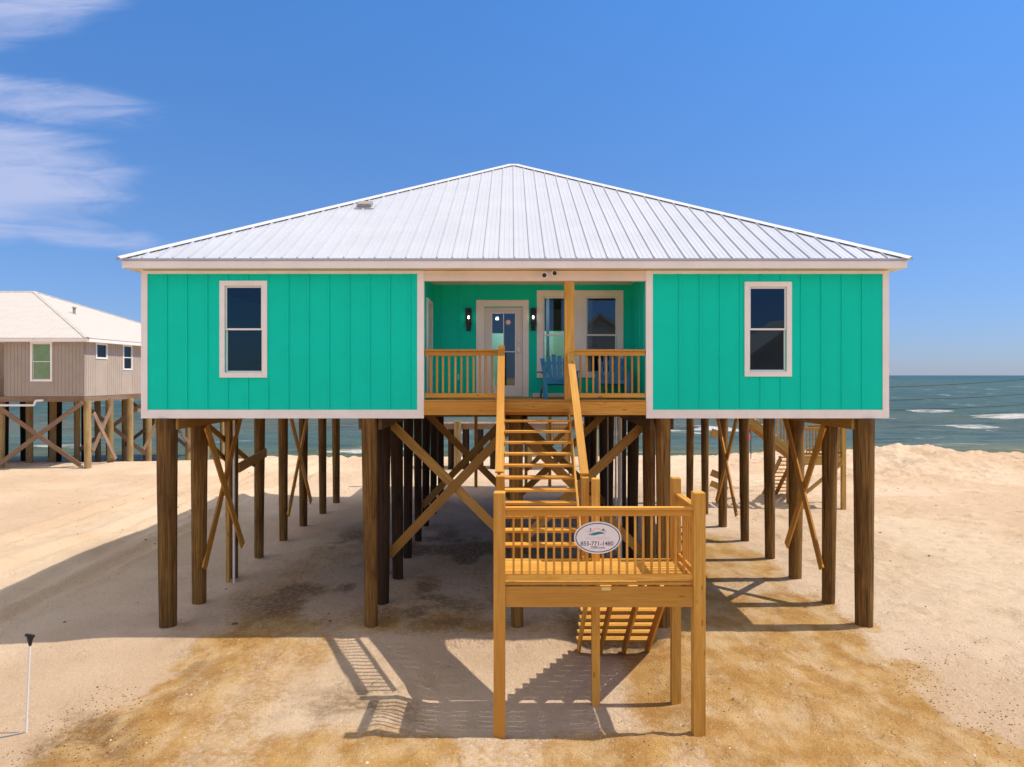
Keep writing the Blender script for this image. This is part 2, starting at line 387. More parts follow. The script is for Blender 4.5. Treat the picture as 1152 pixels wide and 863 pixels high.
# ------------------------------------------------------------------ sea
SEA = -1.6
def px_to_sea(px, py):
    Y = 768*(CAMZ-SEA)/(py-422.0); return (px-575)*Y/768, Y
FOAM = []   # cx, cy, half length, half depth, strength
for a in ((1085, 482, 48, 5, .8), (1000, 472, 30, 1.4, .7), (1060, 493, 60, 1.6, .45), (1100, 502, 60, 1.8, .45), (1010, 447, 14, .8, .7), (1120, 452, 12, .8, .7), (1060, 450, 10, .7, .7), (1040, 484, 25, 2, .5), (1125, 470.5, 60, 1.6, .9), (1165, 471, 30, 3.2, 1), (1040, 463, 28, 1.3, .8), (1112, 438, 6, 1, .9), (1040, 434, 5, .8, .8), (1010, 436, 4, .8, .6), (1078, 441, 5, .8, .7),
          (800, 483, 40, 3, 1), (760, 488, 40, 2.5, .8), (930, 475, 40, 2, .8), (700, 490, 30, 3, .6), (520, 488, 40, 2, .7), (510, 478, 30, 1.5, .7), (430, 484, 30, 1.6, .5), (390, 512, 60, 2, .9), (430, 509, 50, 2.5, .9), (270, 497, 60, 1.5, .5),
          (60, 505, 70, 2.2, .8), (150, 516, 60, 2, .6), (100, 456, 30, 1.2, .6), (60, 458, 20, 1, .5), (1060, 511, 70, 2, .5), (980, 508, 40, 2, .5), (1140, 508, 40, 2, .5), (560, 512, 80, 2, .5), (700, 511, 80, 1.6, .5)):
    cx, cy = px_to_sea(a[0], a[1]); X2, Y1 = px_to_sea(a[0]+a[2], a[1]-a[3]); _, Y2 = px_to_sea(a[0], a[1]+a[3])
    FOAM.append((cx, cy, a[2]*cy/768, abs(Y1-Y2)/2, a[4]))
def sea_fields(X, Y):
    f = X*0
    nz = fbm(X*.22, Y*.5, 81, 5, .62)
    for cx, cy, hx, hy, st in FOAM:
        d = np.sqrt(((X-cx)/hx)**2+((Y-cy+(fbm(X*.07, X*0, 5, 2)-.5)*hy)/hy)**2)
        f = np.maximum(f, st*sst(.12, .45, (1-d)*.9+(nz-.5)*1.4))
    cap = sst(.655, .74, fbm(X*.10, Y*.16, 91, 4, .6))*sst(120, 170, Y)*.8
    f = np.maximum(f, cap)
    z = SEA + .10*np.sin(Y*.55+fbm(X*.05, Y*.05, 7, 2)*8)*sst(56, 75, Y)*sst(900, 300, Y)
    z = z + (fbm(X*.35, Y*.8, 77, 3)-.5)*.22*sst(54, 70, Y)*sst(500, 200, Y)
    for cx, cy, hx, hy, st in FOAM:
        if cy < 140: z = z + .38*st*np.exp(-((X-cx)/(hx*1.4))**2-((Y-cy-.5)/2.2)**2)
    return z, np.clip(f, 0, 1), sst(.35, .65, fbm(X*.015, Y*.05, 95, 4))
def mat_sea():
    s = NT('gulf_water'); tc = s.n('ShaderNodeTexCoord'); o = tc.outputs['Object']
    foam, pat = attr(s, 'foam'), attr(s, 'patch')
    sx = s.n('ShaderNodeSeparateXYZ'); s.t.links.new(o, sx.inputs[0]); Y = sx.outputs[1]
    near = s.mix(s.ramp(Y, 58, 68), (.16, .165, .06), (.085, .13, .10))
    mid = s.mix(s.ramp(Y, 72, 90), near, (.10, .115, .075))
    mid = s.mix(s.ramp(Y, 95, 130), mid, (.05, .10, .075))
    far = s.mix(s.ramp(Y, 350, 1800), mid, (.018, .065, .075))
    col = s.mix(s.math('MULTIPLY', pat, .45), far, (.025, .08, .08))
    st = s.noise(s.mapping(o, (.12, .45, 1)), 1.0, 6, .65)
    col = s.mix(s.math('MULTIPLY', s.ramp(st, .45, .75), .5), col, (.10, .17, .165))
    col = s.mix(s.math('MULTIPLY', s.ramp(st, .52, .34), .65), col, (.012, .05, .055))
    fn = s.noise(s.mapping(o, (.28, 1.3, 1)), 1.0, 7, .75)
    ff = s.math('MULTIPLY', s.ramp(s.math('ADD', foam, s.math('MULTIPLY', s.math('SUBTRACT', fn, .5), 3.2)), .45, 1.1), s.ramp(foam, 0, .2))
    col = s.mix(ff, col, (.55, .55, .53))
    w = s.noise(s.mapping(o, (.45, 1.1, 1)), 1.0, 5, .7); w2 = s.noise(s.mapping(o, (2.5, 5, 1)), 1.0, 3, .6)
    h = s.math('ADD', w, s.math('MULTIPLY', w2, .25))
    s.bsdf(col, s.math('ADD', .42, s.math('MULTIPLY', ff, .4)), 0, .12, h, .9, .9)
    return s.m
sx_ = axis(-9000, -75, 95, 9000, .45, 1.07); sy_ = axis(49, 54, 130, 14000, .38, 1.045)
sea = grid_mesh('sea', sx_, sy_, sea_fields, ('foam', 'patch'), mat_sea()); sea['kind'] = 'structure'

# ------------------------------------------------------------------ MAIN HOUSE
H = thing('stilt_house', (0, 21, 0), 'teal board and batten beach house on tall wooden pilings with white metal hip roof', 'house')
XL, XR, YF, YB = -7.39, 7.55, 13.7, 28.4
ZB, ZT = 4.243, 7.2
PXL, PXR, PYB, PZ = -1.77, 2.73, 15.5, 4.6      # porch
T = .12
# window list: outer trim rect on the front wings
WL = (-5.84, -4.89, 5.05, 6.99); WR = (4.68, 5.625, 5.07, 6.97)
def hole(w, d=.1): return (w[0]+d, w[1]-d, w[2]+d, w[3]-d)

def front_wall(u0, u1, w):
    b = MB(); hs = [hole(w)]
    wall_holes(b, u0, u1, ZB, ZT, hs, lambda a, c, z0, z1: b.box(a, c, YF, YF+T, z0, z1))
    k = u0+.07+.40
    if u0 > 0: k = 3.39
    while k < u1-.12:
        segs = [(ZB+.16, ZT-.05)]
        if w[0]-.03 < k < w[1]+.03: segs = [(ZB+.16, w[2]), (w[3], ZT-.05)]
        for z0, z1 in segs: b.box(k-.022, k+.022, YF-.018, YF-.001, z0, z1)
        k += .407
    return b.build('wall', GREEN, H)
front_wall(XL, PXL, WL); front_wall(PXR, XR, WR)
for (x0, x1) in ((XL, XL+T), (XR-T, XR)):       # long side walls
    b = MB(); b.box(x0, x1, YF+T, YB-T, ZB, ZT)
    xo = x0-.01 if x0 < 0 else x1+.01
    y = YF+.5
    while y < YB-.3: b.box(min(xo, xo), xo+.004, y-.022, y+.022, ZB+.16, ZT-.05) if False else b.box(xo-.009, xo+.009, y-.022, y+.022, ZB+.16, ZT-.05); y += .407
    b.build('wall', GREEN, H)
b = MB(); hs = [(-5.5, -4, 5.2, 6.9), (-1.5, 3.5, 4.7, 6.8), (5, 6.4, 5.2, 6.9)]
wall_holes(b, XL, XR, ZB, ZT, hs, lambda a, c, z0, z1: b.box(a, c, YB-T, YB, z0, z1)); b.build('wall', GREEN, H)
for h in hs:
    b = MB(); b.box(h[0]+.002, h[1]-.002, YB-.07, YB-.06, h[2]+.002, h[3]-.002); b.build('window_pane', GLASS, H)
# porch walls
DOOR = (-.606, .263, 4.63, 6.635)
PW = ((.727, 1.414), (1.697, 2.404)); PWZ = (5.14, 6.88)
b = MB(); hs = [(DOOR[0], DOOR[1], 4.6, DOOR[3]), (PW[0][0], PW[0][1], *PWZ), (PW[1][0], PW[1][1], *PWZ)]
wall_holes(b, PXL, PXR, 4.3, ZT+.1, hs, lambda a, c, z0, z1: b.box(a, c, PYB, PYB+T, z0, z1))
k = PXL+.2
while k < PXR-.1:
    segs = [(PZ, 7.14)]
    if -.83 < k < .44: segs = [(6.78, 7.14)]
    if .56 < k < 2.57: segs = [(PZ+.1, 5.03), (7.03, 7.14)]
    for z0, z1 in segs: b.box(k-.022, k+.022, PYB-.018, PYB-.001, z0, z1)
    k += .407
b.build('wall', GREEN, H)
for x0, x1, xb in ((PXL-T, PXL, PXL+.009), (PXR, PXR+T, PXR-.009)):
    b = MB(); b.box(x0, x1, YF+T, PYB, 4.3, ZT+.1)
    for y in (14.05, 14.46, 14.87, 15.27):
        if x0 < 0 and 14.3 < y < 15.3: continue
        b.box(xb-.009+.001, xb+.009, y-.022, y+.022, PZ, 7.14)
    b.build('wall', GREEN, H)
# porch side door casing on the left wall
b = MB(); b.box(PXL+.002, PXL+.03, 14.28, 14.38, PZ+.02, 6.72); b.box(PXL+.002, PXL+.03, 15.12, 15.22, PZ+.02, 6.72); b.box(PXL+.002, PXL+.03, 14.38, 15.12, 6.62, 6.72)
b.build('door_casing', TRIM, H)
d = bx('side_door', DOORP, H, PXL+.003, PXL+.018, 14.385, 15.115, PZ+.02, 6.615)
one(lambda b: b.cyl((PXL+.02, 14.5, 5.6), (PXL+.08, 14.5, 5.6), .025, n=10), 'door_handle', STEEL, d)
# trims
def trim(*a, m=TRIM, name='trim_board'): return bx(name, m, H, *a)
P = .024
trim(XL-P, XL+.10, YF-P, YF-.001, ZB+.161, ZT-.005); trim(PXL-.11, PXL+P, YF-P, YF-.001, ZB+.161, ZT-.005)
trim(PXR-P, PXR+.11, YF-P, YF-.001, ZB+.161, ZT-.005); trim(XR-.10, XR+P, YF-P, YF-.001, ZB+.161, ZT-.005)
trim(XL-P, PXL+P, YF-P-.004, YF-.001, ZB-.01, ZB+.16); trim(PXR-P, XR+P, YF-P-.004, YF-.001, ZB-.01, ZB+.16)
trim(XL+.101, PXL-.111, YF-P, YF-.001, ZT-.07, ZT-.005); trim(PXR+.111, XR-.101, YF-P, YF-.001, ZT-.07, ZT-.005)
trim(XL-P, XL-.001, YF+.001, YB, ZB-.01, ZB+.16); trim(XR+.001, XR+P, YF+.001, YB, ZB-.01, ZB+.16)
trim(XL-P, XL-.001, YF+.001, YF+.1, ZB+.161, ZT-.005); trim(XR+.001, XR+P, YF+.001, YF+.1, ZB+.161, ZT-.005)
trim(PXL+.001, PXL+P, YF+.001, YF+.08, PZ, ZT-.22); trim(PXR-P, PXR-.001, YF+.001, YF+.08, PZ, ZT-.22)
# porch header with beadboard grooves
b = MB(); b.box(PXL+P+.001, PXR-P-.001, YF-.012, YF+.13, 6.99, ZT-.004)
k = PXL+.08
while k < PXR-.05: b.box(k-.004, k+.004, YF-.016, YF-.0125, 7.0, ZT-.01); k += .085
b.build('porch_header', SOFFIT, H)
bx('porch_ceiling', SOFFIT, H, PXL, PXR, YF+.131, PYB, 7.15, 7.17)
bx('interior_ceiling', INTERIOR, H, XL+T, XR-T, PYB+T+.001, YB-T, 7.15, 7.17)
# base board of the porch
bx('baseboard', TRIM, H, .44, PXR-.002, PYB-.016, PYB-.001, PZ+.002, PZ+.09); bx('baseboard', TRIM, H, PXL+.002, -.80, PYB-.016, PYB-.001, PZ+.002, PZ+.05)

def sash_window(x0, x1, z0, z1, yf, gl, tw=.1, parent=H, name='window', wide=None):
    """outer trim rect, facing -Y; sashes inside"""
    b = MB()
    b.box(x0, x0+tw, yf-.03, yf-.001, z0, z1); b.box(x1-tw, x1, yf-.03, yf-.001, z0, z1)
    b.box(x0+tw, x1-tw, yf-.03, yf-.001, z1-tw, z1); b.box(x0+tw, x1-tw, yf-.034, yf-.001, z0, z0+tw)
    w = b.build(name, TRIM, parent)
    sash(x0+tw, x1-tw, z0+tw, z1-tw, yf, gl, w); return w
def sash(a, c, z0, z1, yf, gl, w):
    f = .032; zm = (z0+z1)/2
    for (za, zb, yo) in ((zm-.018, z1, .012), (z0, zm+.018, .045)):
        b = MB()
        b.box(a+.001, a+f, yf+yo, yf+yo+.028, za, zb); b.box(c-f, c-.001, yf+yo, yf+yo+.028, za, zb)
        b.box(a+f, c-f, yf+yo, yf+yo+.028, zb-.035, zb-.001); b.box(a+f, c-f, yf+yo, yf+yo+.028, za+.001, za+.036)
        s_ = b.build('sash', WHITE, w)
        b = MB(); b.box(a+f-.004, c-f+.004, yf+yo+.012, yf+yo+.016, za+.034, zb-.033)
        b.build('pane', gl, w)
sash_window(*WL[:2], *WL[2:], YF, GLASS); sash_window(*WR[:2], *WR[2:], YF, GLASS)
# porch twin window
b = MB(); x0, x1, z0, z1 = .586, 2.545, 5.04, 7.02; y0, y1 = PYB-.03, PYB-.001
b.box(x0, PW[0][0], y0, y1, z0, z1); b.box(PW[1][1], x1, y0, y1, z0, z1); b.box(PW[0][1], PW[1][0], y0, y1, z0, z1)
for a, c in PW: b.box(a, c, y0, y1, PWZ[1], z1); b.box(a, c, y0-.004, y1, z0, PWZ[0])
w = b.build('window', TRIM, H)
for a, c in PW: sash(a, c, PWZ[0], PWZ[1], PYB, GLASSP, w)
# door casing + door
b = MB(); b.box(-.79, DOOR[0], PYB-.03, PYB-.001, PZ+.004, 6.8); b.box(DOOR[1], .40, PYB-.03, PYB-.001, PZ+.004, 6.8); b.box(DOOR[0], DOOR[1], PYB-.03, PYB-.001, DOOR[3]+.02, 6.8)
b.build('door_casing', TRIM, H)
gx0, gx1, gz0, gz1 = -.43, .09, 4.86, 6.50
b = MB(); wall_holes(b, DOOR[0]+.004, DOOR[1]-.004, DOOR[2], DOOR[3]+.018, [(gx0, gx1, gz0, gz1)], lambda a, c, z0, z1: b.box(a, c, PYB+.02, PYB+.062, z0, z1))
door = b.build('front_door', DOORP, H)
b = MB(); e = .025
b.box(gx0-e, gx0, PYB+.008, PYB+.0195, gz0-e, gz1+e); b.box(gx1, gx1+e, PYB+.008, PYB+.0195, gz0-e, gz1+e); b.box(gx0, gx1, PYB+.008, PYB+.0195, gz1, gz1+e); b.box(gx0, gx1, PYB+.008, PYB+.0195, gz0-e, gz0)
b.box(-.18, -.16, PYB+.025, PYB+.034, 5.4, gz1); b.box(gx0, gx1, PYB+.0242, PYB+.0335, 5.62, 5.64)
b.build('glazing_bead', WHITE, door)
bx('pane', GLASSP, door, gx0, gx1, PYB+.036, PYB+.041, gz0, gz1)
b = MB(); b.box(.15, .205, PYB-.012, PYB+.019, 5.60, 5.74); b.cyl((.178, PYB-.012, 5.64), (.178, PYB-.05, 5.64), .018, n=10); b.plank((.178, PYB-.05, 5.64), (.10, PYB-.05, 5.64), .022, .016, (0, 1, 0)); b.build('door_handle', STEEL, door)
one(lambda b: b.cyl((.178, PYB+.019, 5.86), (.178, PYB-.01, 5.86), .032, n=14), 'deadbolt', STEEL, door)
one(lambda b: b.cyl((-.065, PYB+.034, 6.30), (-.065, PYB+.0355, 6.30), .062, n=20), 'sticker', mat_paint('pink_sticker', (.85, .35, .30), .5), door)
one(lambda b: b.cyl((-.065, PYB+.0325, 6.30), (-.065, PYB+.0339, 6.30), .042, n=20), 'sticker_center', WHITE, door)
bx('door_threshold', STEEL, H, DOOR[0], DOOR[1], PYB-.05, PYB+.10, PZ+.002, PZ+.028)
# wall lanterns
for x in (-.96, .50):
    b = MB(); b.box(x-.055, x+.055, PYB-.025, PYB-.001, 6.10, 6.62); b.box(x-.07, x+.07, PYB-.17, PYB-.026, 6.55, 6.58); b.box(x-.07, x+.07, PYB-.17, PYB-.026, 6.26, 6.285)
    b.box(x-.05, x+.05, PYB-.15, PYB-.04, 6.581, 6.61); b.box(x-.03, x+.03, PYB-.15, PYB-.026, 6.19, 6.259)
    for dx in (-.064, .056):
        for dy in (-.165, -.035): b.box(x+dx, x+dx+.008, PYB+dy, PYB+dy+.008, 6.286, 6.549)
    l = b.build('wall_lantern', BLACK, H)
    b = MB(); b.cyl((x, PYB-.1, 6.37), (x, PYB-.1, 6.41), .010, .019, 10); b.cyl((x, PYB-.1, 6.41), (x, PYB-.1, 6.44), .019, .010, 10); b.build('bulb', BULB, l, smooth=True)
bx('outlet_cover', WHITE, H, -1.21, -1.14, PYB-.012, PYB-.001, 5.0, 5.12)
# security lights below the eave
b = MB(); b.box(.70, .80, YF-.035, YF-.017, 7.08, 7.16)
b.cyl((.68, YF-.06, 7.11), (.66, YF-.17, 7.08), .035, .055, 12); b.cyl((.82, YF-.06, 7.13), (.86, YF-.16, 7.12), .035, .055, 12); b.cyl((.7, YF-.04, 7.12), (.68, YF-.07, 7.11), .02, n=8); b.cyl((.8, YF-.04, 7.12), (.82, YF-.07, 7.12), .02, n=8)
fl = b.build('security_light', WHITE, H, smooth=True)
one(lambda b: b.cyl((.6595, YF-.172, 7.0795), (.6585, YF-.177, 7.079), .044, n=12), 'lens', BLACK, fl)
one(lambda b: b.cyl((.8615, YF-.163, 7.12), (.8625, YF-.168, 7.12), .044, n=12), 'lens', BLACK, fl)
# interior: floor, partition, mint wall, lamp
bx('floor_deck', DARKWOOD, H, XL+.02, XR-.02, PYB+T, YB-.01, 4.26, 4.50)
bx('floor_deck', DARKWOOD, H, XL+.02, PXL-T, YF+T, PYB+T-.002, 4.26, 4.50); bx('floor_deck', DARKWOOD, H, PXR+T, XR-.02, YF+T, PYB+T-.002, 4.26, 4.50)
bx('mint_partition', MINT, H, -.62, -.2, 17.2, 17.3, 4.51, 6.15); bx('mint_partition', MINT, H, .6, 1.7, 17.4, 17.5, 4.51, 6.22)
bx('interior_post', INTERIOR, H, .86, .93, 16.6, 16.67, 4.51, 7.14)
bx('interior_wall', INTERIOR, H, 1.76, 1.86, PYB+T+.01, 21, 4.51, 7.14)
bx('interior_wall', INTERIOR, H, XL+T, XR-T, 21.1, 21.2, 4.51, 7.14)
l = one(lambda b: b.cyl((-.33, 16.3, 6.42), (-.33, 16.3, 6.48), .035, .03, 12), 'pendant_bulb', BULB, H)
one(lambda b: b.cyl((-.33, 16.3, 6.48), (-.33, 16.3, 7.14), .008, n=6), 'cord', BLACK, l)

# floor beams under the joists (pairs beside each piling row)
ROWX = (-6.97, -2.85, .10, 3.05, 7.12)
ROWY = [13.82, 15.2, 17.05, 18.9, 20.9, 22.9, 25.1, 27.2]
b = MB()
for x in ROWX:
    for dx in (-.20, .20):
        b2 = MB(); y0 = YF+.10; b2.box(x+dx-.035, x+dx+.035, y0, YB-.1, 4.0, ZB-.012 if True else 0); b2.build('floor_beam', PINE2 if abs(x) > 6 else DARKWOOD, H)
b = MB(); y = YF+.5
while y < YB-.3: b.box(XL+.05, XR-.05, y-.02, y+.02, ZB-.008, 4.258); y += .4
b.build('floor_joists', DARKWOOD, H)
# pilings
def piling(x, y, r0, r1, z1, m, parent, n=16):
    b = MB(); lean = random.uniform(-.06, .06)
    b.cyl((x+lean, y, -1.0 if y < 40 else -2.2), (x, y, z1), r0, r1, n, .035, True, 7)
    return b.build('piling', m, parent, smooth=True)
for i, x in enumerate(ROWX):
    for j, y in enumerate(ROWY):
        if x == .10 and j == 0:
            piling(x, 13.9, .12, .135, 4.28, PILE, H); continue
        rr = (.135 if abs(x) > 5 else .12)*(1 if j < 3 else .9)
        rr *= random.uniform(.93, 1.05); rr = .155 if (abs(x) > 5 and j == 0) else rr
        piling(x+random.uniform(-.03, .03), y, rr, rr*1.3, 4.23, PILE if (abs(x) > 5 or j == 0) else (PILE if j == 1 and x > 2 else PILE_D), H)  # inner rows take the shade-darkened wood
for i, x in enumerate((-4.9, 5.1)):
    pass
# braces
def brace(p0, p1, w=.17, t=.04, n=(0, 1, 0), m=PINE2, parent=H, name='brace'):
    b = MB(); b.plank(p0, p1, w, t, n); return b.build(name, m, parent)
for s_, xx in ((-1, -6.76), (1, 6.90)):
    for ya, yb in ((15.1, 17.15), (20.8, 23.0)):
        brace((xx-.03, ya, .82), (xx-.03, yb, 4.1), .20, .04, (1, 0, 0), PINE); brace((xx+.02, ya, 3.98), (xx+.02, yb, .82), .20, .04, (1, 0, 0), PINE)
for yy in (15.36, 21.06):
    brace((-2.75, yy, 1.05), (.05, yy, 4.0), .2); brace((-2.75, yy+.05, 4.05), (.12, yy+.05, 1.2), .2)
    brace((.15, yy, 1.3), (2.95, yy, 3.95), .2); brace((.1, yy+.05, 3.9), (2.95, yy+.05, 1.1), .2)
brace((-7.12, 15.4, 4.2), (-7.12, 18.9, 2.62), .13, .04, (1, 0, 0)); brace((-7.17, 15.5, 3.85), (-7.17, 17.3, 2.9), .11, .04, (1, 0, 0))
brace((-6.8, 17.05, 2.78), (-6.8, 18.95, 2.95), .24, .04, (1, 0, 0))
brace((7.3, 24.9, 3.0), (7.9, 24.9, 2.85), .3); brace((7.3, 24.9, 1.55), (7.9, 24.9, 1.3), .25); brace((7.3, 24.95, 1.15), (7.9, 24.95, .9), .22)
# plumbing pipes
for x, y, r, base in ((-6.80, 16.75, .03, 0), (2.82, 17.7, .055, 0), (3.05, 19.9, .03, 0), (2.35, 16.6, .02, 0)):
    one(lambda b: b.cyl((x, y, -.3), (x, y, 4.25), r, n=12), 'drain_pipe', PVC if r > .025 else GREYPL, H, smooth=True)
bx('meter_post', PINE2, H, -6.98, -6.90, 16.7, 16.78, -.3, 4.25)

# porch deck
b = MB(); y = YF-.03
while y < PYB-.05: b.box(PXL+.03, PXR-.03, y, y+.135, PZ-.032, PZ-.001+random.uniform(-.002, .001)); y += .142
b.build('porch_deck', PINE, H)
bx('rim_joist', PINE2 if False else PINE, H, PXL+.026, PXR-.026, YF-.045, YF-.005, 4.30, PZ-.036)
b = MB(); x = PXL+.3
while x < PXR: b.box(x-.02, x+.02, YF, PYB, 4.31, PZ-.036); x += .4
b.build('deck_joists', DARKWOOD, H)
b = MB(); b.box(1.075, 1.265, YF-.02, YF+.165, 4.605, 6.988); post = b.build('porch_post', PINE, H)
def railing(parent, p0, p1, z, top, bot=.09, sp=.125, bw=.036, th=.09, m=PINE, flat=False):
    """level rail from p0 to p1 (xy), z deck height, top = rail height above deck"""
    p0 = Vector((*p0, 0)); p1 = Vector((*p1, 0)); d = (p1-p0); L = d.length; d.normalize(); nrm = Vector((-d.y, d.x, 0))
    up = Vector((0, 0, 1)); b = MB()
    b.plank(p0+up*(z+top-th/2), p1+up*(z+top-th/2), th, .038, nrm)
    b.plank(p0+up*(z+bot), p1+up*(z+bot), .085, .038, nrm)
    b.plank(p0+up*(z+top+.019), p1+up*(z+top+.019), .10, .034, up)
    n = max(2, int(round(L/sp)))
    for i in range(1, n):
        q = p0+d*(L*i/n)+nrm*random.uniform(-.002, .002); q2 = q+d*random.uniform(-.004, .004)
        b.plank(q+nrm*.036+up*(z+bot-.03), q2+nrm*.036+up*(z+top-.02), bw, .032, nrm)
    return b.build('railing', m, parent)
railing(H, (PXL+.03, YF+.03), (-.26, YF+.03), PZ, .98, .09, .125)
railing(H, (1.265, YF+.03), (PXR-.03, YF+.03), PZ, .98, .09, .125)

# roof
cx, hw, rid = .07, 7.75, .12
EY, EZ = 13.4, 7.395; APZ = 11.56; D = hw-rid; BY = EY+2*D
sl = (APZ-EZ)/D
def slope_mesh():
    b = MB(); A, B_, C_, D_ = (cx-hw, EY, EZ), (cx+hw, EY, EZ), (cx+hw, BY, EZ), (cx-hw, BY, EZ)
    r1, r2 = (cx-rid, EY+D, APZ), (cx+rid, EY+D, APZ)
    for f in ((A, B_, r2, r1), (B_, C_, r2), (C_, D_, r1, r2), (D_, A, r1)): b.quad(f, [(0, 0)]*len(f))
    # turned-down drip edge
    for p, q in ((A, B_), (B_, C_), (C_, D_), (D_, A)):
        b.quad((p, (p[0], p[1], p[2]-.03), (q[0], q[1], q[2]-.03), q), [(0, 0)]*4)
    def rib(p, q, nrm, w, h):
        p, q = Vector(p), Vector(q); ax = (q-p).normalized(); sd = ax.cross(nrm).normalized()
        pts = lambda o: [o-sd*w, o-sd*w*.45+nrm*h, o+sd*w*.45+nrm*h, o+sd*w]
        P0, P1 = pts(p), pts(q)
        for i in range(3): b.quad((P0[i], P0[i+1], P1[i+1], P1[i]), [(0, 0)]*4)
        b.quad((P0[3], P0[2], P0[1], P0[0]), [(0, 0)]*4)
    N = Vector((0, -sl, 1)).normalized(); NB = Vector((0, sl, 1)).normalized()
    NL = Vector((-sl, 0, 1)).normalized(); NR = Vector((sl, 0, 1)).normalized()
    pitch = .3048
    for j in range(-78, 79):
        major = j % 3 == 0; o_ = j*pitch/3
        w, h = (.017, .028) if major else (.010, .004)
        if abs(o_) < hw-.05:
            run = min(D, hw-abs(o_))
            if run > .1:
                b_run = run-.07
                rib((cx+o_, EY-.004, EZ), (cx+o_, EY+b_run, EZ+sl*b_run), N, w, h)
                rib((cx+o_, BY+.004, EZ), (cx+o_, BY-b_run, EZ+sl*b_run), NB, w, h)
        if abs(o_) < D-.05:
            run = (D-abs(o_))-.07; yy = EY+D+o_
            if run > .1:
                rib((cx-hw-.004, yy, EZ), (cx-hw+run, yy, EZ+sl*run), NL, w, h)
                rib((cx+hw+.004, yy, EZ), (cx+hw-run, yy, EZ+sl*run), NR, w, h)
    return b
roof = slope_mesh().build('roof', ROOF, H)
b = MB()
apex = [(cx-rid, EY+D, APZ), (cx+rid, EY+D, APZ)]
def cap(b, p, q, n1, n2):
    p, q = Vector(p), Vector(q); ax = (q-p).normalized()
    up = (Vector(n1)+Vector(n2)).normalized()
    for n_ in (n1, n2):
        n_ = Vector(n_); sd = ax.cross(n_).normalized()
        if sd.dot(up) > 0: sd = -sd
        o = up*.045; e1 = sd*.14+n_*.032
        b.quad((p+o, q+o, q+e1, p+e1), [(0, 0)]*4)
        b.quad((p+e1, q+e1, q+e1-n_*.008, p+e1-n_*.008), [(0, 0)]*4)
        b.quad((p+e1-n_*.008, q+e1-n_*.008, q+o-up*.01, p+o-up*.01), [(0, 0)]*4)
NV = dict(F=Vector((0, -sl, 1)).normalized(), B=Vector((0, sl, 1)).normalized(), L=Vector((-sl, 0, 1)).normalized(), R=Vector((sl, 0, 1)).normalized())
cap(b, (cx-hw-.02, EY-.02, EZ-.01), apex[0], NV['F'], NV['L']); cap(b, (cx+hw+.02, EY-.02, EZ-.01), apex[1], NV['F'], NV['R'])
cap(b, (cx-hw, BY, EZ), apex[0], NV['B'], NV['L']); cap(b, (cx+hw, BY, EZ), apex[1], NV['B'], NV['R'])
cap(b, (apex[0][0]-.05, apex[0][1], APZ), (apex[1][0]+.05, apex[1][1], APZ), NV['F'], NV['B'])
b.build('ridge_cap', mat_paint('ridge_cap_metal', (.60, .62, .65), .4, .04, metal=.1), roof)
# fascia and soffit
b = MB()
for a in ((cx-hw+.03, cx+hw-.03, EY+.02, EY+.045), (cx-hw+.03, cx+hw-.03, BY-.045, BY-.02)): b.box(a[0], a[1], a[2], a[3], 7.205, EZ-.012)
for a in ((cx-hw+.03, cx-hw+.055), (cx+hw-.055, cx+hw-.03)): b.box(a[0], a[1], EY+.046, BY-.046, 7.205, EZ-.012)
b.build('fascia', TRIM, roof)
b = MB(); b.box(cx-hw+.056, cx+hw-.056, EY+.046, BY-.046, 7.212, 7.226); b.build('soffit', SOFFIT, roof)
b = MB(); b.box(cx-hw+.04, cx+hw-.04, EY+.008, EY+.019, EZ-.05, EZ-.014); b.build('drip_edge', STEEL, roof)
# roof vent
vx = -3.35; run = 18.06-EY
b = MB(); o = Vector((vx-.45+.45, 18.0, EZ+sl*(18.0-EY)))
o = Vector(((411-575)*16.75/768, 16.75, EZ+sl*(16.75-EY)))
b.frame(o+NV['F']*.07-Vector((.17, 0, 0)), Vector((1, 0, 0)), Vector((0, 1, sl)).normalized(), NV['F'], .34, .26, .09)
vent = b.build('roof_vent', GREYPL, roof)
b = MB(); b.frame(o+NV['F']*.018-Vector((.24, 0, 0)), Vector((1, 0, 0)), Vector((0, 1, sl)).normalized(), NV['F'], .48, .4, .012); b.build('flashing', ROOF, vent)

# ------------------------------------------------------------------ FRONT STAIRCASE
S = thing('entry_staircase', (1.2, 11.5, 0), 'new yellow pine staircase with railed landing leading up to the teal house porch', 'staircase')
LX0, LX1, LY0, LY1, LZ = -.24, 2.74, 9.66, 10.95, 2.15
nst = 13; rise = (PZ-LZ)/nst; run = .215
# treads
for k in range(1, nst):
    z = PZ-rise*k; y0 = YF-run*k-.05
    b = MB(); j = random.uniform(-.004, .004)
    b.box(-.115, 1.13, y0, y0+.125, z-.038, z); b.box(-.115, 1.13, y0+.13, y0+.25, z-.038, z-.001)
    b.build('tread', PINE, S)
p0 = Vector((0, YF-.06, PZ-.22)); p1 = Vector((0, LY1+.0, LZ-.10))
dirv = (p1-p0).normalized()
for x in (-.137, 1.152):
    b = MB(); b.plank((x, p0.y, p0.z-.05), (x, p1.y, p1.z-.0), .24, .038, (1, 0, 0)); b.build('stringer', PINE, S)
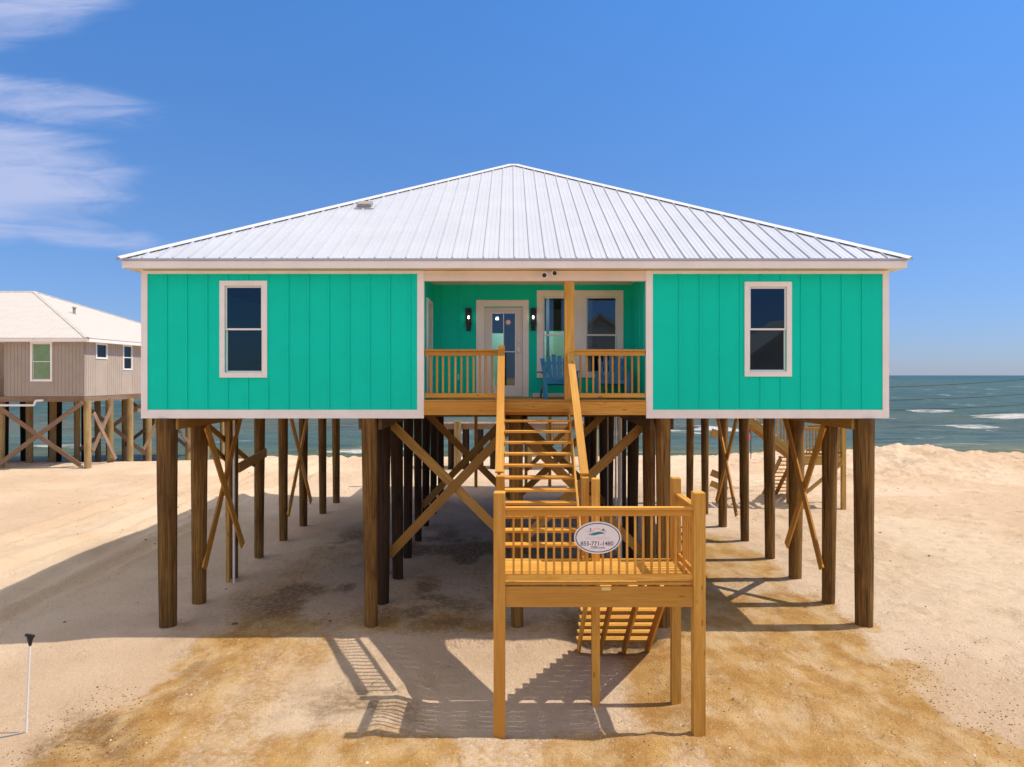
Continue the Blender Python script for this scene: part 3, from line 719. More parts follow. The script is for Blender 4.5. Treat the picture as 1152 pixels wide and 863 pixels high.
# posts
def post(x, y, z0, z1, w=.14, m=PINE, parent=S, name='post'):
    b = MB(); h = w/2; t = .012
    b.box(x-h, x+h, y-h, y+h, z0, z1-t)
    # chamfered top
    i0 = [(x-h, y-h, z1-t+.0005), (x+h, y-h, z1-t+.0005), (x+h, y+h, z1-t+.0005), (x-h, y+h, z1-t+.0005)]
    i1 = [(x-h+t, y-h+t, z1), (x+h-t, y-h+t, z1), (x+h-t, y+h-t, z1), (x-h+t, y+h-t, z1)]
    for k in range(4): b.quad((i0[k], i0[(k+1) % 4], i1[(k+1) % 4], i1[k]), [(k, 0), (k+.1, 0), (k+.1, .01), (k, .01)])
    b.quad(i1, [(0, 0), (.02, 0), (.02, .1), (0, .1)])
    return b.build(name, m, parent)
post(-.165, 9.72, -.6, 3.44, .165); post(2.665, 9.72, -.6, 3.44, .165)
post(1.345, 10.87, -.6, 3.46, .125); post(2.62, 10.87, -.6, 3.47, .14); post(-.17, 10.9, LZ-.45, 3.50, .14)
post(1.19, 11.0, LZ-.45, 3.46, .12)
post(-.19, YF-.1, 4.28, 5.69, .12)
# handrails (flat 2x6 on the slope)
for x, za, zb in ((-.19, 5.66, 3.53), (1.185, 5.53, 3.50)):
    b = MB(); ya, yb = YF-.08, 11.02
    if x > 0: ya = YF-.03
    b.plank((x, ya, za), (x, yb, zb), .135, .038, (0, -.6, .8)); hr = b.build('handrail', PINE, S)
    b = MB(); b.plank((x, ya-.02, za-.09), (x, yb+.05, zb-.10), .085, .036, (1, 0, 0))
    xo = x if x < 0 else x+.05; b.plank((xo, ya-.02, za-.90), (xo, yb+.12, zb-.86+.05), .085, .036, (1, 0, 0)); b.build('rail_board', PINE, hr)
    b = MB(); n = 19
    for i in range(1, n):
        f = i/n; y = ya+(yb-ya)*f; z = za+(zb-za)*f
        b.box(x-.037 if x < 0 else x+.034, x-.019 if x < 0 else x+.062, y-.018, y+.018, z-.93, z-.07)
    b.build('balusters', PINE, hr)
# landing
b = MB(); y = LY0+.05
while y < LY1-.05: b.box(LX0+.06, LX1-.05, y, y+.135, LZ-.035, LZ+random.uniform(-.003, .001)); y += .142
b.build('landing_deck', PINE, S)
b = MB(); b.box(-.08, 2.58, LY0+.005, LY0+.043, LZ-.335, LZ-.05); b.build('rim_joist', PINE, S)
b = MB(); b.box(LX0, LX0+.038, LY0+.02, LY1, LZ-.29, LZ-.04); b.box(LX1-.038, LX1, LY0+.05, LY1, LZ-.29, LZ-.04); b.box(LX0+.04, LX1-.04, LY1-.04, LY1, LZ-.29, LZ-.04)
for x in (.3, .75, 1.2, 1.65, 2.1): b.box(x-.019, x+.019, LY0+.05, LY1-.045, LZ-.28, LZ-.04)
b.build('landing_joists', PINE, S)
railing(S, (-.08, 9.70), (2.58, 9.70), LZ, 1.04, .075, .118, .03)
railing(S, (2.655, 10.79), (2.655, 9.81), LZ, 1.04, .09, .118, .03)
railing(S, (-.17, 9.81), (-.17, 10.82), LZ, 1.04, .09, .118, .03)
# lower flight going back under the house
n = 11; y0, z0, y1, z1 = 10.98, LZ, 13.1, -.08; x0, x1 = 1.24, 2.62
for k in range(1, n):
    f = k/n; y = y0+(y1-y0)*f; z = z0+(z1-z0)*f
    b = MB(); b.box(x0, x1, y-.10, y+.0, z-.036, z); b.box(x0, x1, y+.006, y+.11, z-.036, z-.001); b.build('tread', PINE, S)
dv = Vector((0, y1-y0, z1-z0)).normalized()
for x in (x0+.04, x0+.46, x0+.90, x1-.04):
    b = MB(); b.plank((x, y0, z0-.26), (x, y1-.05, z1-.13), .20, .038, (1, 0, 0)); b.build('stringer', PINE, S)
b = MB()
for x, z in ((-.20, 1.90), (-.13, 2.02), (2.63, 1.9), (2.70, 2.02), (-.165, 3.15), (2.665, 3.15)): b.cyl((x, 9.636, z), (x, 9.628, z), .012, n=8)
b.build('bolts', STEEL, S)
# joist hanger plate
bx('hanger_plate', mat_paint('galvanised_plate', (.75, .6, .2), .4), S, 1.28, 1.41, LY0+.0, LY0+.004, LZ-.10, LZ-.052)

# ------------------------------------------------------------------ SIGN
SG = thing('oval_sign', (1.22, 9.64, 2.80), 'white oval sign with phone number fixed to the landing railing', 'sign')
def ellipse(b, cx, cz, rx, rz, y0, y1, n=48):
    c0 = len(b.v); r = [(cx+rx*math.cos(2*math.pi*k/n), cz+rz*math.sin(2*math.pi*k/n)) for k in range(n)]
    b.v += [(x, y0, z) for x, z in r]+[(x, y1, z) for x, z in r]
    b.f.append(tuple(c0+k for k in range(n))); b.uv += [(0, 0)]*n
    b.f.append(tuple(c0+n+k for k in range(n-1, -1, -1))); b.uv += [(0, 0)]*n
    for k in range(n): b.f.append((c0+k, c0+n+k, c0+n+(k+1) % n, c0+(k+1) % n)); b.uv += [(0, 0)]*4
SW = mat_paint('sign_white', (.80, .77, .80), .4, .03); SK = mat_paint('sign_ink', (.02, .02, .03), .5)
sy = 9.66
b = MB(); ellipse(b, 1.225, 2.80, .335, .228, sy-.006, sy); b.build('panel', SW, SG)
b = MB(); ellipse(b, 1.225, 2.80, .315, .208, sy-.0075, sy-.0062); b.build('border_line', SK, SG)
b = MB(); ellipse(b, 1.225, 2.80, .302, .196, sy-.009, sy-.0077); b.build('face', SW, SG)
def text(t, x, z, size, m, parent, y, bold=0):
    cu = bpy.data.curves.new('txt', 'FONT'); cu.body = t; cu.size = size; cu.align_x = 'CENTER'; cu.align_y = 'CENTER'; cu.extrude = .0006; cu.offset = bold
    o = bpy.data.objects.new('txt', cu); C.objects.link(o)
    dg = bpy.context.evaluated_depsgraph_get(); me = bpy.data.meshes.new_from_object(o.evaluated_get(dg))
    bpy.data.objects.remove(o)
    L = parent.location
    me.transform(Matrix.Translation((x-L.x, y-L.y, z-L.z)) @ Matrix.Rotation(R(90), 4, 'X'))
    me.materials.clear(); me.materials.append(m)
    q = bpy.data.objects.new('lettering', me); C.objects.link(q); q.parent = parent; return q
yt = sy-.0098
SGR = mat_paint('sign_grey_ink', (.10, .09, .12), .5)
text('855-771-1480', 1.215, 2.715, .083, SGR, SG, yt, .0011)
text('DIBR.com', 1.225, 2.662, .048, SGR, SG, yt, .0003)
SR = mat_paint('sign_coral', (.85, .38, .36), .5)
text('ISLAND BREEZE'[:0] or 'BEACH RENTALS', 1.225, 2.79, .045, mat_paint('sign_pale_coral', (.80, .56, .56), .5), SG, yt)
def blade(pts, m, nm, y):
    b = MB(); n = len(pts); b.v += [(x, y, z) for x, z in pts]+[(x, y+.0008, z) for x, z in pts]
    b.f.append(tuple(range(n))); b.uv += [(0, 0)]*n; b.f.append(tuple(range(2*n-1, n-1, -1))); b.uv += [(0, 0)]*n
    for k in range(n): b.f.append((k, n+k, n+(k+1) % n, (k+1) % n)); b.uv += [(0, 0)]*4
    return b.build(nm, m, SG)
def wave(x0, x1, zc, amp, th, ph=0, n=20):
    up = []; dn = []
    for i in range(n+1):
        f = i/n; x = x0+(x1-x0)*f; z = zc+amp*math.sin(f*math.pi*2+ph); t = th*math.sin(math.pi*f)
        up.append((x, z+t)); dn.append((x, z-t*.6))
    return up+dn[::-1]
blade(wave(1.08, 1.33, 2.850, -.010, .016), mat_paint('sign_teal', (.02, .25, .33), .5), 'wave_mark', yt-.0004)
blade(wave(1.10, 1.34, 2.868, -.008, .010, .5), mat_paint('sign_blue', (.03, .16, .35), .5), 'wave_mark', yt-.0016)
blade(wave(1.03, 1.20, 2.888, .006, .006), SR, 'swash_mark', yt)
arc = [(1.215+.072*math.cos(a*math.pi/14), 2.895+.045*math.sin(a*math.pi/14)) for a in range(15)]+[(1.215+.050*math.cos(a*math.pi/14), 2.895+.028*math.sin(a*math.pi/14)) for a in range(14, -1, -1)]
blade(arc, mat_paint('sign_peach', (.88, .60, .38), .5), 'sun_arc', yt)
blade([(1.115, 2.895), (1.138, 2.895), (1.130, 2.905), (1.130, 2.925), (1.137, 2.932), (1.108, 2.932), (1.118, 2.922), (1.120, 2.905)], SK, 'logo_mark', yt)
blade([(1.285, 2.90), (1.30, 2.93), (1.318, 2.925), (1.312, 2.908), (1.345, 2.893), (1.34, 2.888), (1.305, 2.902), (1.29, 2.895)], SK, 'logo_mark', yt)

# ------------------------------------------------------------------ CHAIRS
def adirondack(x, y, rz, label, group):
    t = thing('adirondack_chair', (x, y, PZ), label, 'chair', group); t.rotation_euler.z = 0
    def B(fn, nm):
        b = MB(); fn(b)
        c, s_ = math.cos(rz), math.sin(rz)
        b.v = [(x+px*c-py*s_, y+px*s_+py*c, PZ+pz) for px, py, pz in b.v]
        return b.build(nm, BLUE, t)
    def back(b):
        for i in range(5):
            a = (i-2); xb = a*.096; xt = a*.128; h = (.86, .92, .95, .92, .86)[i]
            b.plank((xb, .22, .30), (xt, .46, h), (.092), .02, (0, -1, .35))
        b.plank((-.27, .25, .36), (.27, .25, .36), .06, .02, (0, -1, .35))
    B(back, 'backrest')
    def slots(b):
        b.plank((-.27, .40, .76), (.27, .40, .76), .05, .018, (0, -1, .35))
    B(slots, 'back_rail')
    def seat(b):
        for k in range(6):
            yy = -.30+k*.095; b.plank((-.27, yy, .385-k*.018), (.27, yy, .385-k*.018), .082, .022, (0, -.18, 1))
        b.plank((-.29, -.345, .36), (.29, -.345, .36), .09, .025, (0, 1, 0))
    B(seat, 'seat')
    for s in (-1, 1):
        B(lambda b: (b.plank((s*.335, -.40, .57), (s*.335, .30, .56), .13, .03, (0, 0, 1)), b.plank((s*.30, -.33, .53), (s*.30, .2, .545), .03, .04, (0, 0, 1))), 'armrest')
        B(lambda b: b.plank((s*.315, -.33, .0), (s*.325, -.325, .555), .09, .085, (1, 0, 0)), 'leg')
        B(lambda b: b.plank((s*.30, .42, .0), (s*.30, .12, .36), .09, .03, (1, 0, 0)), 'leg')
        B(lambda b: b.plank((s*.30, -.30, .34), (s*.30, .36, .20), .09, .028, (1, 0, 0)), 'side_rail')
    return t
adirondack(.99, 14.55, .12, 'blue slatted adirondack chair beside the front door, partly behind the porch post', 'blue porch chairs')
adirondack(2.18, 14.75, -.1, 'blue slatted adirondack chair behind the right railing under the porch window', 'blue porch chairs')

# ------------------------------------------------------------------ REAR BEACH STAIRCASE (right)
B1 = thing('beach_staircase', (11.5, 26.8, 0), 'yellow wooden beach staircase with landing behind the right side of the house', 'staircase')
def simple_landing(T_, x0, x1, y0, y1, z, posts, m=PINE2):
    b = MB(); y = y0
    while y < y1-.05: b.box(x0, x1, y, y+.135, z-.035, z); y += .142
    b.build('landing_deck', m, T_)
    b = MB(); b.box(x0-.02, x1+.02, y0-.04, y0-.002, z-.33, z-.03); b.box(x0-.02, x1+.02, y1+.002, y1+.04, z-.33, z-.03); b.box(x0-.04, x0-.002, y0, y1, z-.33, z-.03); b.box(x1+.002, x1+.04, y0, y1, z-.33, z-.03); b.build('rim_joist', m, T_)
    for x, y in posts: post(x, y, -1.0, z+1.15, .15, m, T_)
simple_landing(B1, 11.2, 12.8, 26.2, 27.4, 1.98, ((11.15, 26.2), (12.75, 26.2), (11.15, 27.4), (12.75, 27.4)))
railing(B1, (11.25, 26.22), (12.68, 26.22), 1.98, 1.08, .1, .12, .036, m=PINE2); railing(B1, (12.77, 26.3), (12.77, 27.35), 1.98, 1.08, .1, .12, .036, m=PINE2)
railing(B1, (11.9, 27.4), (12.68, 27.4), 1.98, 1.08, .1, .12, .036, m=PINE2)
for k in range(1, 13):
    f = k/13; b = MB(); x = 11.15-3.2*f; z = 1.98+2.6*f; b.box(x-.13, x+.12, 26.3, 27.3, z-.04, z); b.build('tread', PINE, B1)
for y in (26.28, 27.33):
    one(lambda b: b.plank((11.2, y, 1.80), (7.75, y, 4.5), .27, .04, (0, 1, 0)), 'stringer', PINE2, B1)
    one(lambda b: b.plank((11.2, y, 3.05), (7.75, y, 5.7), .10, .04, (0, 1, 0)), 'handrail', PINE2, B1)
    b = MB()
    for k in range(1, 26):
        f = k/26; x = 11.2-3.45*f; z = 1.9+2.7*f; b.box(x-.018, x+.018, y-.016+.03, y+.016+.03, z, z+1.1)
    b.build('balusters', PINE2, B1)
for k in range(1, 11):
    f = k/11; b = MB(); y = 27.45+2.0*f; z = 1.98-2.0*f; b.box(10.85, 11.85, y-.1, y+.1, z-.04, z); b.build('tread', PINE, B1)
for x in (10.83, 11.35, 11.87): one(lambda b: b.plank((x, 27.4, 1.78), (x, 29.45, -.15), .22, .04, (1, 0, 0)), 'stringer', PINE2, B1)
one(lambda b: b.plank((12.7, 26.15, 1.75), (11.3, 26.15, .6), .13, .04, (0, 1, 0)), 'brace', PINE2, B1)
post(9.5, 28.0, -.6, 1.05, .2, GREYWOOD, B1, 'short_post')

# DUNE WALKOVER behind the house
W_ = thing('dune_walkover', (0, 38, 0), 'raised wooden walkover on dark posts seen beneath the house near the water', 'boardwalk')
b = MB()
for k in range(60): b.box(-4.2+k*.15, -4.2+k*.15+.14, 37.2, 38.6, 2.42, 2.46)
b.build('deck_boards', GREYWOOD, W_)
b = MB(); b.box(-4.2, 4.8, 37.16, 37.2, 2.15, 2.44); b.box(-4.2, 4.8, 38.6, 38.64, 2.15, 2.44); b.build('rim_joist', GREYWOOD, W_)
for x in (-4.1, -3.3, -2.5, -1.7, -1.0, 1.0, 3.0, 4.6):
    for y in (37.3, 38.5):
        one(lambda b: b.cyl((x, y, -1), (x, y, 2.14), .15, .15, 10, .03), 'piling', PILE_D if x < 0 else PILE_O, W_, smooth=True)
for x in (-3.0, -2.8): one(lambda b: b.box(x-.09, x+.09, 36.9, 37.1, -1, 2.6), 'post', PILE_O, W_)
# Rear deck of house: posts and stair seen between the treads
RD = thing('rear_deck', (0, 30, 0), 'wooden sun deck on thin posts at the seaward side of the house', 'deck')
b = MB(); y = 28.45
while y < 31.2: b.box(-4, 5.2, y, y+.135, 4.40, 4.44); y += .142
b.build('deck_boards', PINE2, RD)
b = MB(); b.box(-4, 5.2, 31.3, 31.34, 4.1, 4.4); b.box(-4, 5.2, 28.5, 28.54, 4.1, 4.4); b.build('rim_joist', PINE2, RD)
for x in (-3.9, -1.6, .68, 1.76, 3.4, 5.1): post(x, 31.1, -.6, 5.5, .14, PINE2, RD)
railing(RD, (-3.9, 31.2), (5.1, 31.2), 4.44, 1.0, .1, .13, .036, m=PINE2)
one(lambda b: b.plank((-.2, 31.0, 3.3), (2.6, 31.0, .9), .2, .04, (0, 1, 0)), 'brace', PINE2, RD); one(lambda b: b.plank((3.3, 31.05, 3.4), (.7, 31.05, .8), .2, .04, (0, 1, 0)), 'brace', PINE2, RD)
# small lattice platform further back
LT = thing('lattice_gate', (2.3, 33.5, 0), 'pale slatted gate between the steps under the middle of the house', 'gate')
b = MB()
for k in range(9): b.box(1.82+k*.115, 1.87+k*.115, 33.5, 33.54, 1.75, 2.62)
b.build('slats', PINE, LT)
b = MB()
for z in (1.78, 2.0, 2.25, 2.52): b.box(1.80, 2.82, 33.46, 33.495, z, z+.06)
b.build('crossbars', PINE, LT)
for x in (1.76, 2.86): post(x, 33.52, -.6, 2.75, .09, PINE2, LT)

# ------------------------------------------------------------------ NEIGHBOUR HOUSE
N = thing('stilt_house', (-32, 46, 0), 'beige sided stilt house with cream metal hip roof at the left edge', 'house')
nX, nY, nz0, nz1 = -23.46, 37.5, 3.93, 7.05
nhs = [(-26.3, -25.3, 4.85, 6.83)]
b = MB(); wall_holes(b, -27.75, nX, nz0, nz1, nhs, lambda a, c, z0, z1: b.box(a, c, nY, nY+.15, z0, z1))
x = -27.7
while x < nX: b.box(x-.012, x+.012, nY-.014, nY-.001, nz0, nz1) if not (-26.36 < x < -25.24) else None; x += .2
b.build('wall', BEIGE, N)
sh = [(38.65, 39.55, 6.12, 6.82), (41.35, 42.15, 5.5, 6.84)]
b = MB(); wall_holes(b, nY+.15, 56, nz0, nz1, sh, lambda a, c, z0, z1: b.box(nX-.15, nX, a, c, z0, z1))
y = nY+.2
while y < 55.8: b.box(nX+.001, nX+.014, y-.012, y+.012, nz0, nz1) if not any(h[0]-.12 < y < h[1]+.12 for h in sh) else None; y += .2
b.build('wall', mat_paint('sunlit_beige_siding_paint', (.44, .37, .31), .65, .06), N)  # same siding as the front, sunlight on this side put into a lighter colour
b = MB(); b.box(-52, -27.75, 39.3, 39.45, nz0, nz1); b.box(-27.75, -27.6, nY+.16, 39.3, nz0, nz1); b.build('wall', BEIGE, N)
bx('wall', BEIGE, N, -52, nX-.15, 55.85, 56, nz0, nz1)
bx('floor_deck', GREYWOOD, N, -52, nX-.02, nY+.02, 55.98, nz0-.24, nz0-.002)
b = MB(); b.box(nX-.12, nX+.02, nY-.02, nY-.001, nz0, nz1); b.box(nX+.001, nX+.02, nY-.02, nY+.12, nz0, nz1); b.build('corner_board', BEIGE, N)
NGL = mat_paint('green_blind', (.34, .46, .28), .6, .15)
NGP = mat_paint('green_tinted_pane', (.17, .27, .14), .15, .2, .5)
w = sash_window(-26.4, -25.2, 4.75, 6.93, nY, NGP, .1, N, 'window')
bx('blind', NGL, w, -26.29, -25.31, nY+.09, nY+.10, 4.86, 6.82)
for h in sh:
    b = MB(); t = .1
    b.box(nX+.001, nX+.03, h[0]-t, h[0], h[2]-t, h[3]+t); b.box(nX+.001, nX+.03, h[1], h[1]+t, h[2]-t, h[3]+t); b.box(nX+.001, nX+.03, h[0], h[1], h[3], h[3]+t); b.box(nX+.001, nX+.034, h[0], h[1], h[2]-t, h[2])
    if h[3]-h[2] > 1: b.box(nX-.05, nX-.01, h[0], h[1], (h[2]+h[3])/2-.03, (h[2]+h[3])/2+.03)
    w = b.build('window', WHITE, N); bx('pane', GLASS, w, nX-.04, nX-.035, h[0], h[1], h[2], h[3])
q = 9.6; nEx, nEy, nEz = -23.0, 37.1, 7.12; rz_ = 10.8
b = MB(); A = (nEx, nEy, nEz); Bq = (nEx, nEy+2*q, nEz); R1 = (nEx-q, nEy+q, rz_); R2 = (-52, nEy+q, rz_); Cq = (-52, nEy+2*q, nEz); Dq = (-52, nEy, nEz)
for f in ((Dq, A, R1, R2), (A, Bq, R1), (Bq, Cq, R2, R1), (Cq, Dq, R2)): b.quad(f, [(0, 0)]*len(f))
s2 = (rz_-nEz)/q
def thin_rib(p, q_, nrm):
    p, q_ = Vector(p), Vector(q_); ax = (q_-p).normalized(); sd = ax.cross(nrm).normalized(); w = .025; h = .012
    a = [p-sd*w, p+nrm*h, p+sd*w]; c = [q_-sd*w, q_+nrm*h, q_+sd*w]
    for i in range(2): b.quad((a[i], a[i+1], c[i+1], c[i]), [(0, 0)]*4)
x = nEx-.2
while x > -51:
    r_ = min(q, nEx-x); thin_rib((x, nEy, nEz), (x, nEy+r_, nEz+s2*r_), Vector((0, -s2, 1)).normalized()); x -= .3
for k in range(1, 63):
    yy = nEy+k*.305; r_ = q-abs(yy-nEy-q); thin_rib((nEx, yy, nEz), (nEx-r_, yy, nEz+s2*r_), Vector((s2, 0, 1)).normalized())
nroof = b.build('roof', ROOF2, N)
b = MB(); cap(b, A, R1, Vector((0, -s2, 1)).normalized(), Vector((s2, 0, 1)).normalized()); cap(b, Bq, R1, Vector((0, s2, 1)).normalized(), Vector((s2, 0, 1)).normalized()); cap(b, R1, R2, Vector((0, -s2, 1)).normalized(), Vector((0, s2, 1)).normalized()); b.build('ridge_cap', ROOF2, nroof)
b = MB(); b.box(-52, nEx-.03, nEy+.02, nEy+.05, nEz-.2, nEz-.01); b.box(nEx-.05, nEx-.02, nEy+.05, nEy+2*q, nEz-.2, nEz-.01); b.box(-52, nEx-.06, nEy+.06, nEy+2*q, nEz-.19, nEz-.17); b.build('fascia', TRIM, nroof)
one(lambda b: (b.cyl((-27.9, 43.6, 8.9), (-27.9, 43.6, 9.4), .09, n=10), b.cyl((-27.9, 43.6, 9.4), (-27.9, 43.6, 9.45), .16, .12, n=10)), 'roof_vent', GREYPL, nroof)
NYs = (37.7, 39.9, 42.0, 44.2, 46.5, 49.5, 52.5, 55.5)
for x in (-23.4, -28.1, -32.8, -37.5):
    for j, y in enumerate(NYs):
        if x < -30 and j < 2 and x < -33: pass
        piling(x+random.uniform(-.08, .08), y, .17, .19, nz0-.25, PILE_O if x > -29 else PILE_D, N, 12)
GW = GREYWOOD
def nb(p0, p1, n=(0, 1, 0), m=GW): brace(p0, p1, .24, .05, n, m, N)
nb((-28.1, 37.45, .2), (-23.5, 37.45, 3.6)); nb((-28.3, 37.4, 3.5), (-23.6, 37.4, .15)); nb((-32.7, 37.45, .2), (-28.2, 37.45, 3.6)); nb((-32.7, 37.4, 3.5), (-28.2, 37.4, .15))
nb((-23.15, 37.8, .9), (-23.15, 39.6, 3.3), (1, 0, 0)); nb((-23.1, 37.8, 3.0), (-23.1, 39.9, .2), (1, 0, 0))
nb((-28, 44.2, .2), (-23.6, 44.2, 3.4)); nb((-28, 44.1, 3.5), (-23.6, 44.1, .0))
nb((-23.1, 42.2, 2.9), (-23.1, 44.2, 2.9), (1, 0, 0)); nb((-23.15, 43.0, .4), (-23.15, 46.5, 3.3), (1, 0, 0)); nb((-23.1, 44.2, 3.3), (-23.1, 49.5, -.1), (1, 0, 0))
nb((-28, 49.4, .0), (-23.6, 49.4, 3.4)); nb((-28, 49.5, 3.5), (-23.6, 49.5, .0))
b = MB(); b.tube([(-29, 37.2, 3.45), (-26.0, 37.2, 3.45), (-25.9, 37.2, 3.7), (-25.5, 37.2, 3.72)], .06); b.build('drain_pipe', PVC, N, smooth=True)
b = MB(); b.box(-52, nX, nY-.01, nY+.03, nz0-.30, nz0-.02); b.build('floor_beam', GREYWOOD, N); bx('floor_beam', GREYWOOD, N, nX-.03, nX+.01, nY+.04, 55.9, nz0-.30, nz0-.02)
# little side porch at the far end of the neighbour
b = MB(); b.box(nX+.02, nX+1.6, 44.5, 48, 3.0, 3.1); b.build('side_deck', GREYWOOD, N)
for y in (44.6, 47.9): post(nX+1.5, y, -1.5, 4.2, .12, GREYWOOD, N)
railing(N, (nX+.1, 44.5), (nX+1.5, 44.5), 3.1, 1.0, .1, .15, .05, m=GREYWOOD)
post(-27.9, 37.7, nz0, nz1, .12, BEIGE, N); railing(N, (-31, 37.8), (-28.0, 37.8), nz0, 1.0, .1, .14, .05, m=GREYWOOD)

# ------------------------------------------------------------------ HOUSES ACROSS THE STREET (seen in the window glass)
def street_house(x, y, w, label):
    t = thing('gabled_house', (x, y, 0), label, 'house', 'houses across the street')
    bx('wall', mat_paint('pale_siding', (.5, .5, .48), .6), t, x-w/2, x+w/2, y-10, y, 3.2, 7.2)
    b = MB(); ap = 7.2+w*.36; e = w/2+.5
    b.quad(((x-e, y+.6, 7.0), (x-e, y-10.5, 7.0), (x, y-10.5, ap), (x, y+.6, ap)), [(0, 0)]*4); b.quad(((x, y+.6, ap), (x, y-10.5, ap), (x+e, y-10.5, 7.0), (x+e, y+.6, 7.0)), [(0, 0)]*4)
    b.quad(((x-w/2, y, 7.2), (x+w/2, y, 7.2), (x, y, ap-.3)), [(0, 0)]*3)
    b.plank((x-e, y+.62, 7.0), (x, y+.62, ap), .35, .05, (0, 1, 0)); b.plank((x+e, y+.62, 7.0), (x, y+.62, ap), .35, .05, (0, 1, 0))
    b.build('roof', ROOF2, t)
    for i in (-1, 0, 1):
        for yy in (y-.4, y-5, y-9.6): piling(x+i*(w/2-.3), yy, .17, .18, 3.2, PILE, t, 10)
street_house(9.0, -38, 11, 'pale gabled stilt house mirrored in the right porch window')
street_house(29.5, -40, 11, 'pale gabled stilt house mirrored in the right wing window')

# ------------------------------------------------------------------ SMALL THINGS
PP = thing('water_pipe', (-6.93, 9.75, gz(-6.93, 9.75)), 'thin white standpipe with black tap standing in the sand at lower left', 'pipe')
z0 = gz(-6.93, 9.75)
one(lambda b: b.cyl((-6.93, 9.75, z0-.1), (-6.87, 9.75, z0+1.28), .015, n=12), 'riser', PVC, PP, smooth=True)
b = MB(); b.cyl((-6.87, 9.75, z0+1.24), (-6.868, 9.75, z0+1.37), .017, .045, 12); b.plank((-6.935, 9.75, z0+1.395), (-6.81, 9.75, z0+1.375), .03, .035, (0, 1, 0)); b.build('tap', BLACK, PP)
pts = []
for i in range(30):
    f = i/29; x = -6.95-f*1.6; y = 9.72-.12*math.sin(f*5)-.25*f; pts.append((x, y, gz(x, y)+.012))
b = MB(); b.tube(pts, .014, 6); tag(b.build('hose', GREYPL), 'grey hose lying on the sand beside the white standpipe', 'hose')

FLG = thing('beach_flag', (14.4, 41, 0), 'small pink and red flag on a thin pole near the shoreline', 'flag')
zf = gz(14.4, 41)
one(lambda b: b.cyl((14.4, 41, zf-.2), (14.4, 41, zf+2.0), .025, n=8), 'pole', BLACK, FLG)
b = MB(); b.box(14.2, 14.38, 40.98, 41.02, zf+1.15, zf+1.45); b.build('flag_cloth', PINK, FLG)
b = MB(); b.box(14.28, 14.39, 40.98, 41.02, zf+1.6, zf+1.9); b.build('flag_cloth', mat_paint('dark_red_cloth', (.3, .03, .05), .7), FLG)

# cables from the rear corner of the house to a pole outside the view
def catenary(a, pts, name, label):
    P_ = []; A_ = Vector(a[0]); B_ = Vector(a[1]); sag = a[2]
    for i in range(41):
        f = i/40; p = A_.lerp(B_, f); p.z -= sag*4*f*(1-f); P_.append(p)
    b = MB(); b.tube(P_, .016, 6); return tag(b.build(name, CABLE), label, 'cable', 'overhead cables')
for i, (za, zb, lab) in enumerate(((4.42, 6.6, 'uppermost thin black cable crossing the sea at right'), (4.0, 5.3, 'middle thin black cable crossing the sea at right'), (3.62, 4.5, 'lowest thin black cable crossing the sea at right'))):
    catenary(((7.56, 28.35, za+.15), (52, 50, zb+.4), .9), None, 'cable', lab)
UP = thing('utility_pole', (52, 50, 0), 'wooden utility pole carrying black cables beyond the right edge', 'pole')
one(lambda b: b.cyl((52.1, 50, -1.5), (52.1, 50, 8.5), .17, .13, 12, .02), 'shaft', PILE, UP, smooth=True)
one(lambda b: b.plank((51, 50, 7.6), (53.2, 50, 7.6), .12, .1, (0, 1, 0)), 'crossarm', PILE, UP)
MK = thing('marker_post', (29.4, 39.2, 0), 'short dark post on the beach crest at the right edge', 'post')
zz = gz(29.75, 39.2)
post(29.75, 39.2, zz-.4, zz+1.5, .2, PILE_D, MK, 'shaft')
# ------------------------------------------------------------------ scattered debris
def scatter(name, label, cat, n, area, size, m, seed, flat=.5, dens=None):
    rnd = random.Random(seed); b = MB(); pts = []
    X = np.array([rnd.uniform(area[0], area[1]) for _ in range(n)]); Y = np.array([rnd.uniform(area[2], area[3]) for _ in range(n)])
    Zs = ground_fields(X[None, :], Y[None, :])[0][0]; dd = fbm(X*.9, Y*.9, seed, 3)
    for x, y, z, d_ in zip(X, Y, Zs, dd):
        if d_ < .5 and rnd.random() < .85: continue
        s = size*rnd.uniform(.4, 1.4)*(1 if rnd.random() < .93 else 1.7); k = rnd.randint(5, 7); a0 = rnd.uniform(0, 6.28); c0 = len(b.v)
        ring = [(x+s*math.cos(a0+2*math.pi*i/k)*rnd.uniform(.7, 1.3), y+s*math.sin(a0+2*math.pi*i/k)*rnd.uniform(.5, 1.2)) for i in range(k)]
        b.v += [(px, py, z-.004) for px, py in ring]; b.v += [(x+(px-x)*.55, y+(py-y)*.55, z+s*flat*rnd.uniform(.7, 1.2)) for px, py in ring]
        for i in range(k):
            j = (i+1) % k; b.f.append((c0+i, c0+j, c0+k+j, c0+k+i)); b.uv += [(0, 0)]*4
        b.f.append(tuple(c0+k+i for i in range(k))); b.uv += [(0, 0)]*k
    o = b.build(name, m); o['kind'] = 'stuff'; tag(o, label, cat); return o
scatter('gravel', 'dark bits of gravel and bark scattered on the pale sand at right', 'gravel', 700, (6.4, 9.8, 9.0, 13.4), .012, mat_paint('dark_gravel', (.10, .08, .065), .9, .4), 5, .5)
scatter('shells', 'white shell fragments and pale grit strewn over the clay drive', 'shells', 2600, (-6.5, 8.5, 8.6, 16), .010, mat_paint('shell_white', (.72, .66, .58), .7, .2), 9, .4)
scatter('clods', 'small sandy clods of clay around the landing posts', 'soil clods', 1100, (1.6, 8, 8.7, 12.2), .013, mat_paint('clay_clod', (.42, .27, .12), .95, .3), 13, .7)
scatter('clods', 'small dark clods of soil along the left edge of the drive', 'soil clods', 600, (-6.8, -4.8, 8.7, 11.2), .012, mat_paint('dark_clod', (.26, .16, .075), .95, .3), 14, .7)
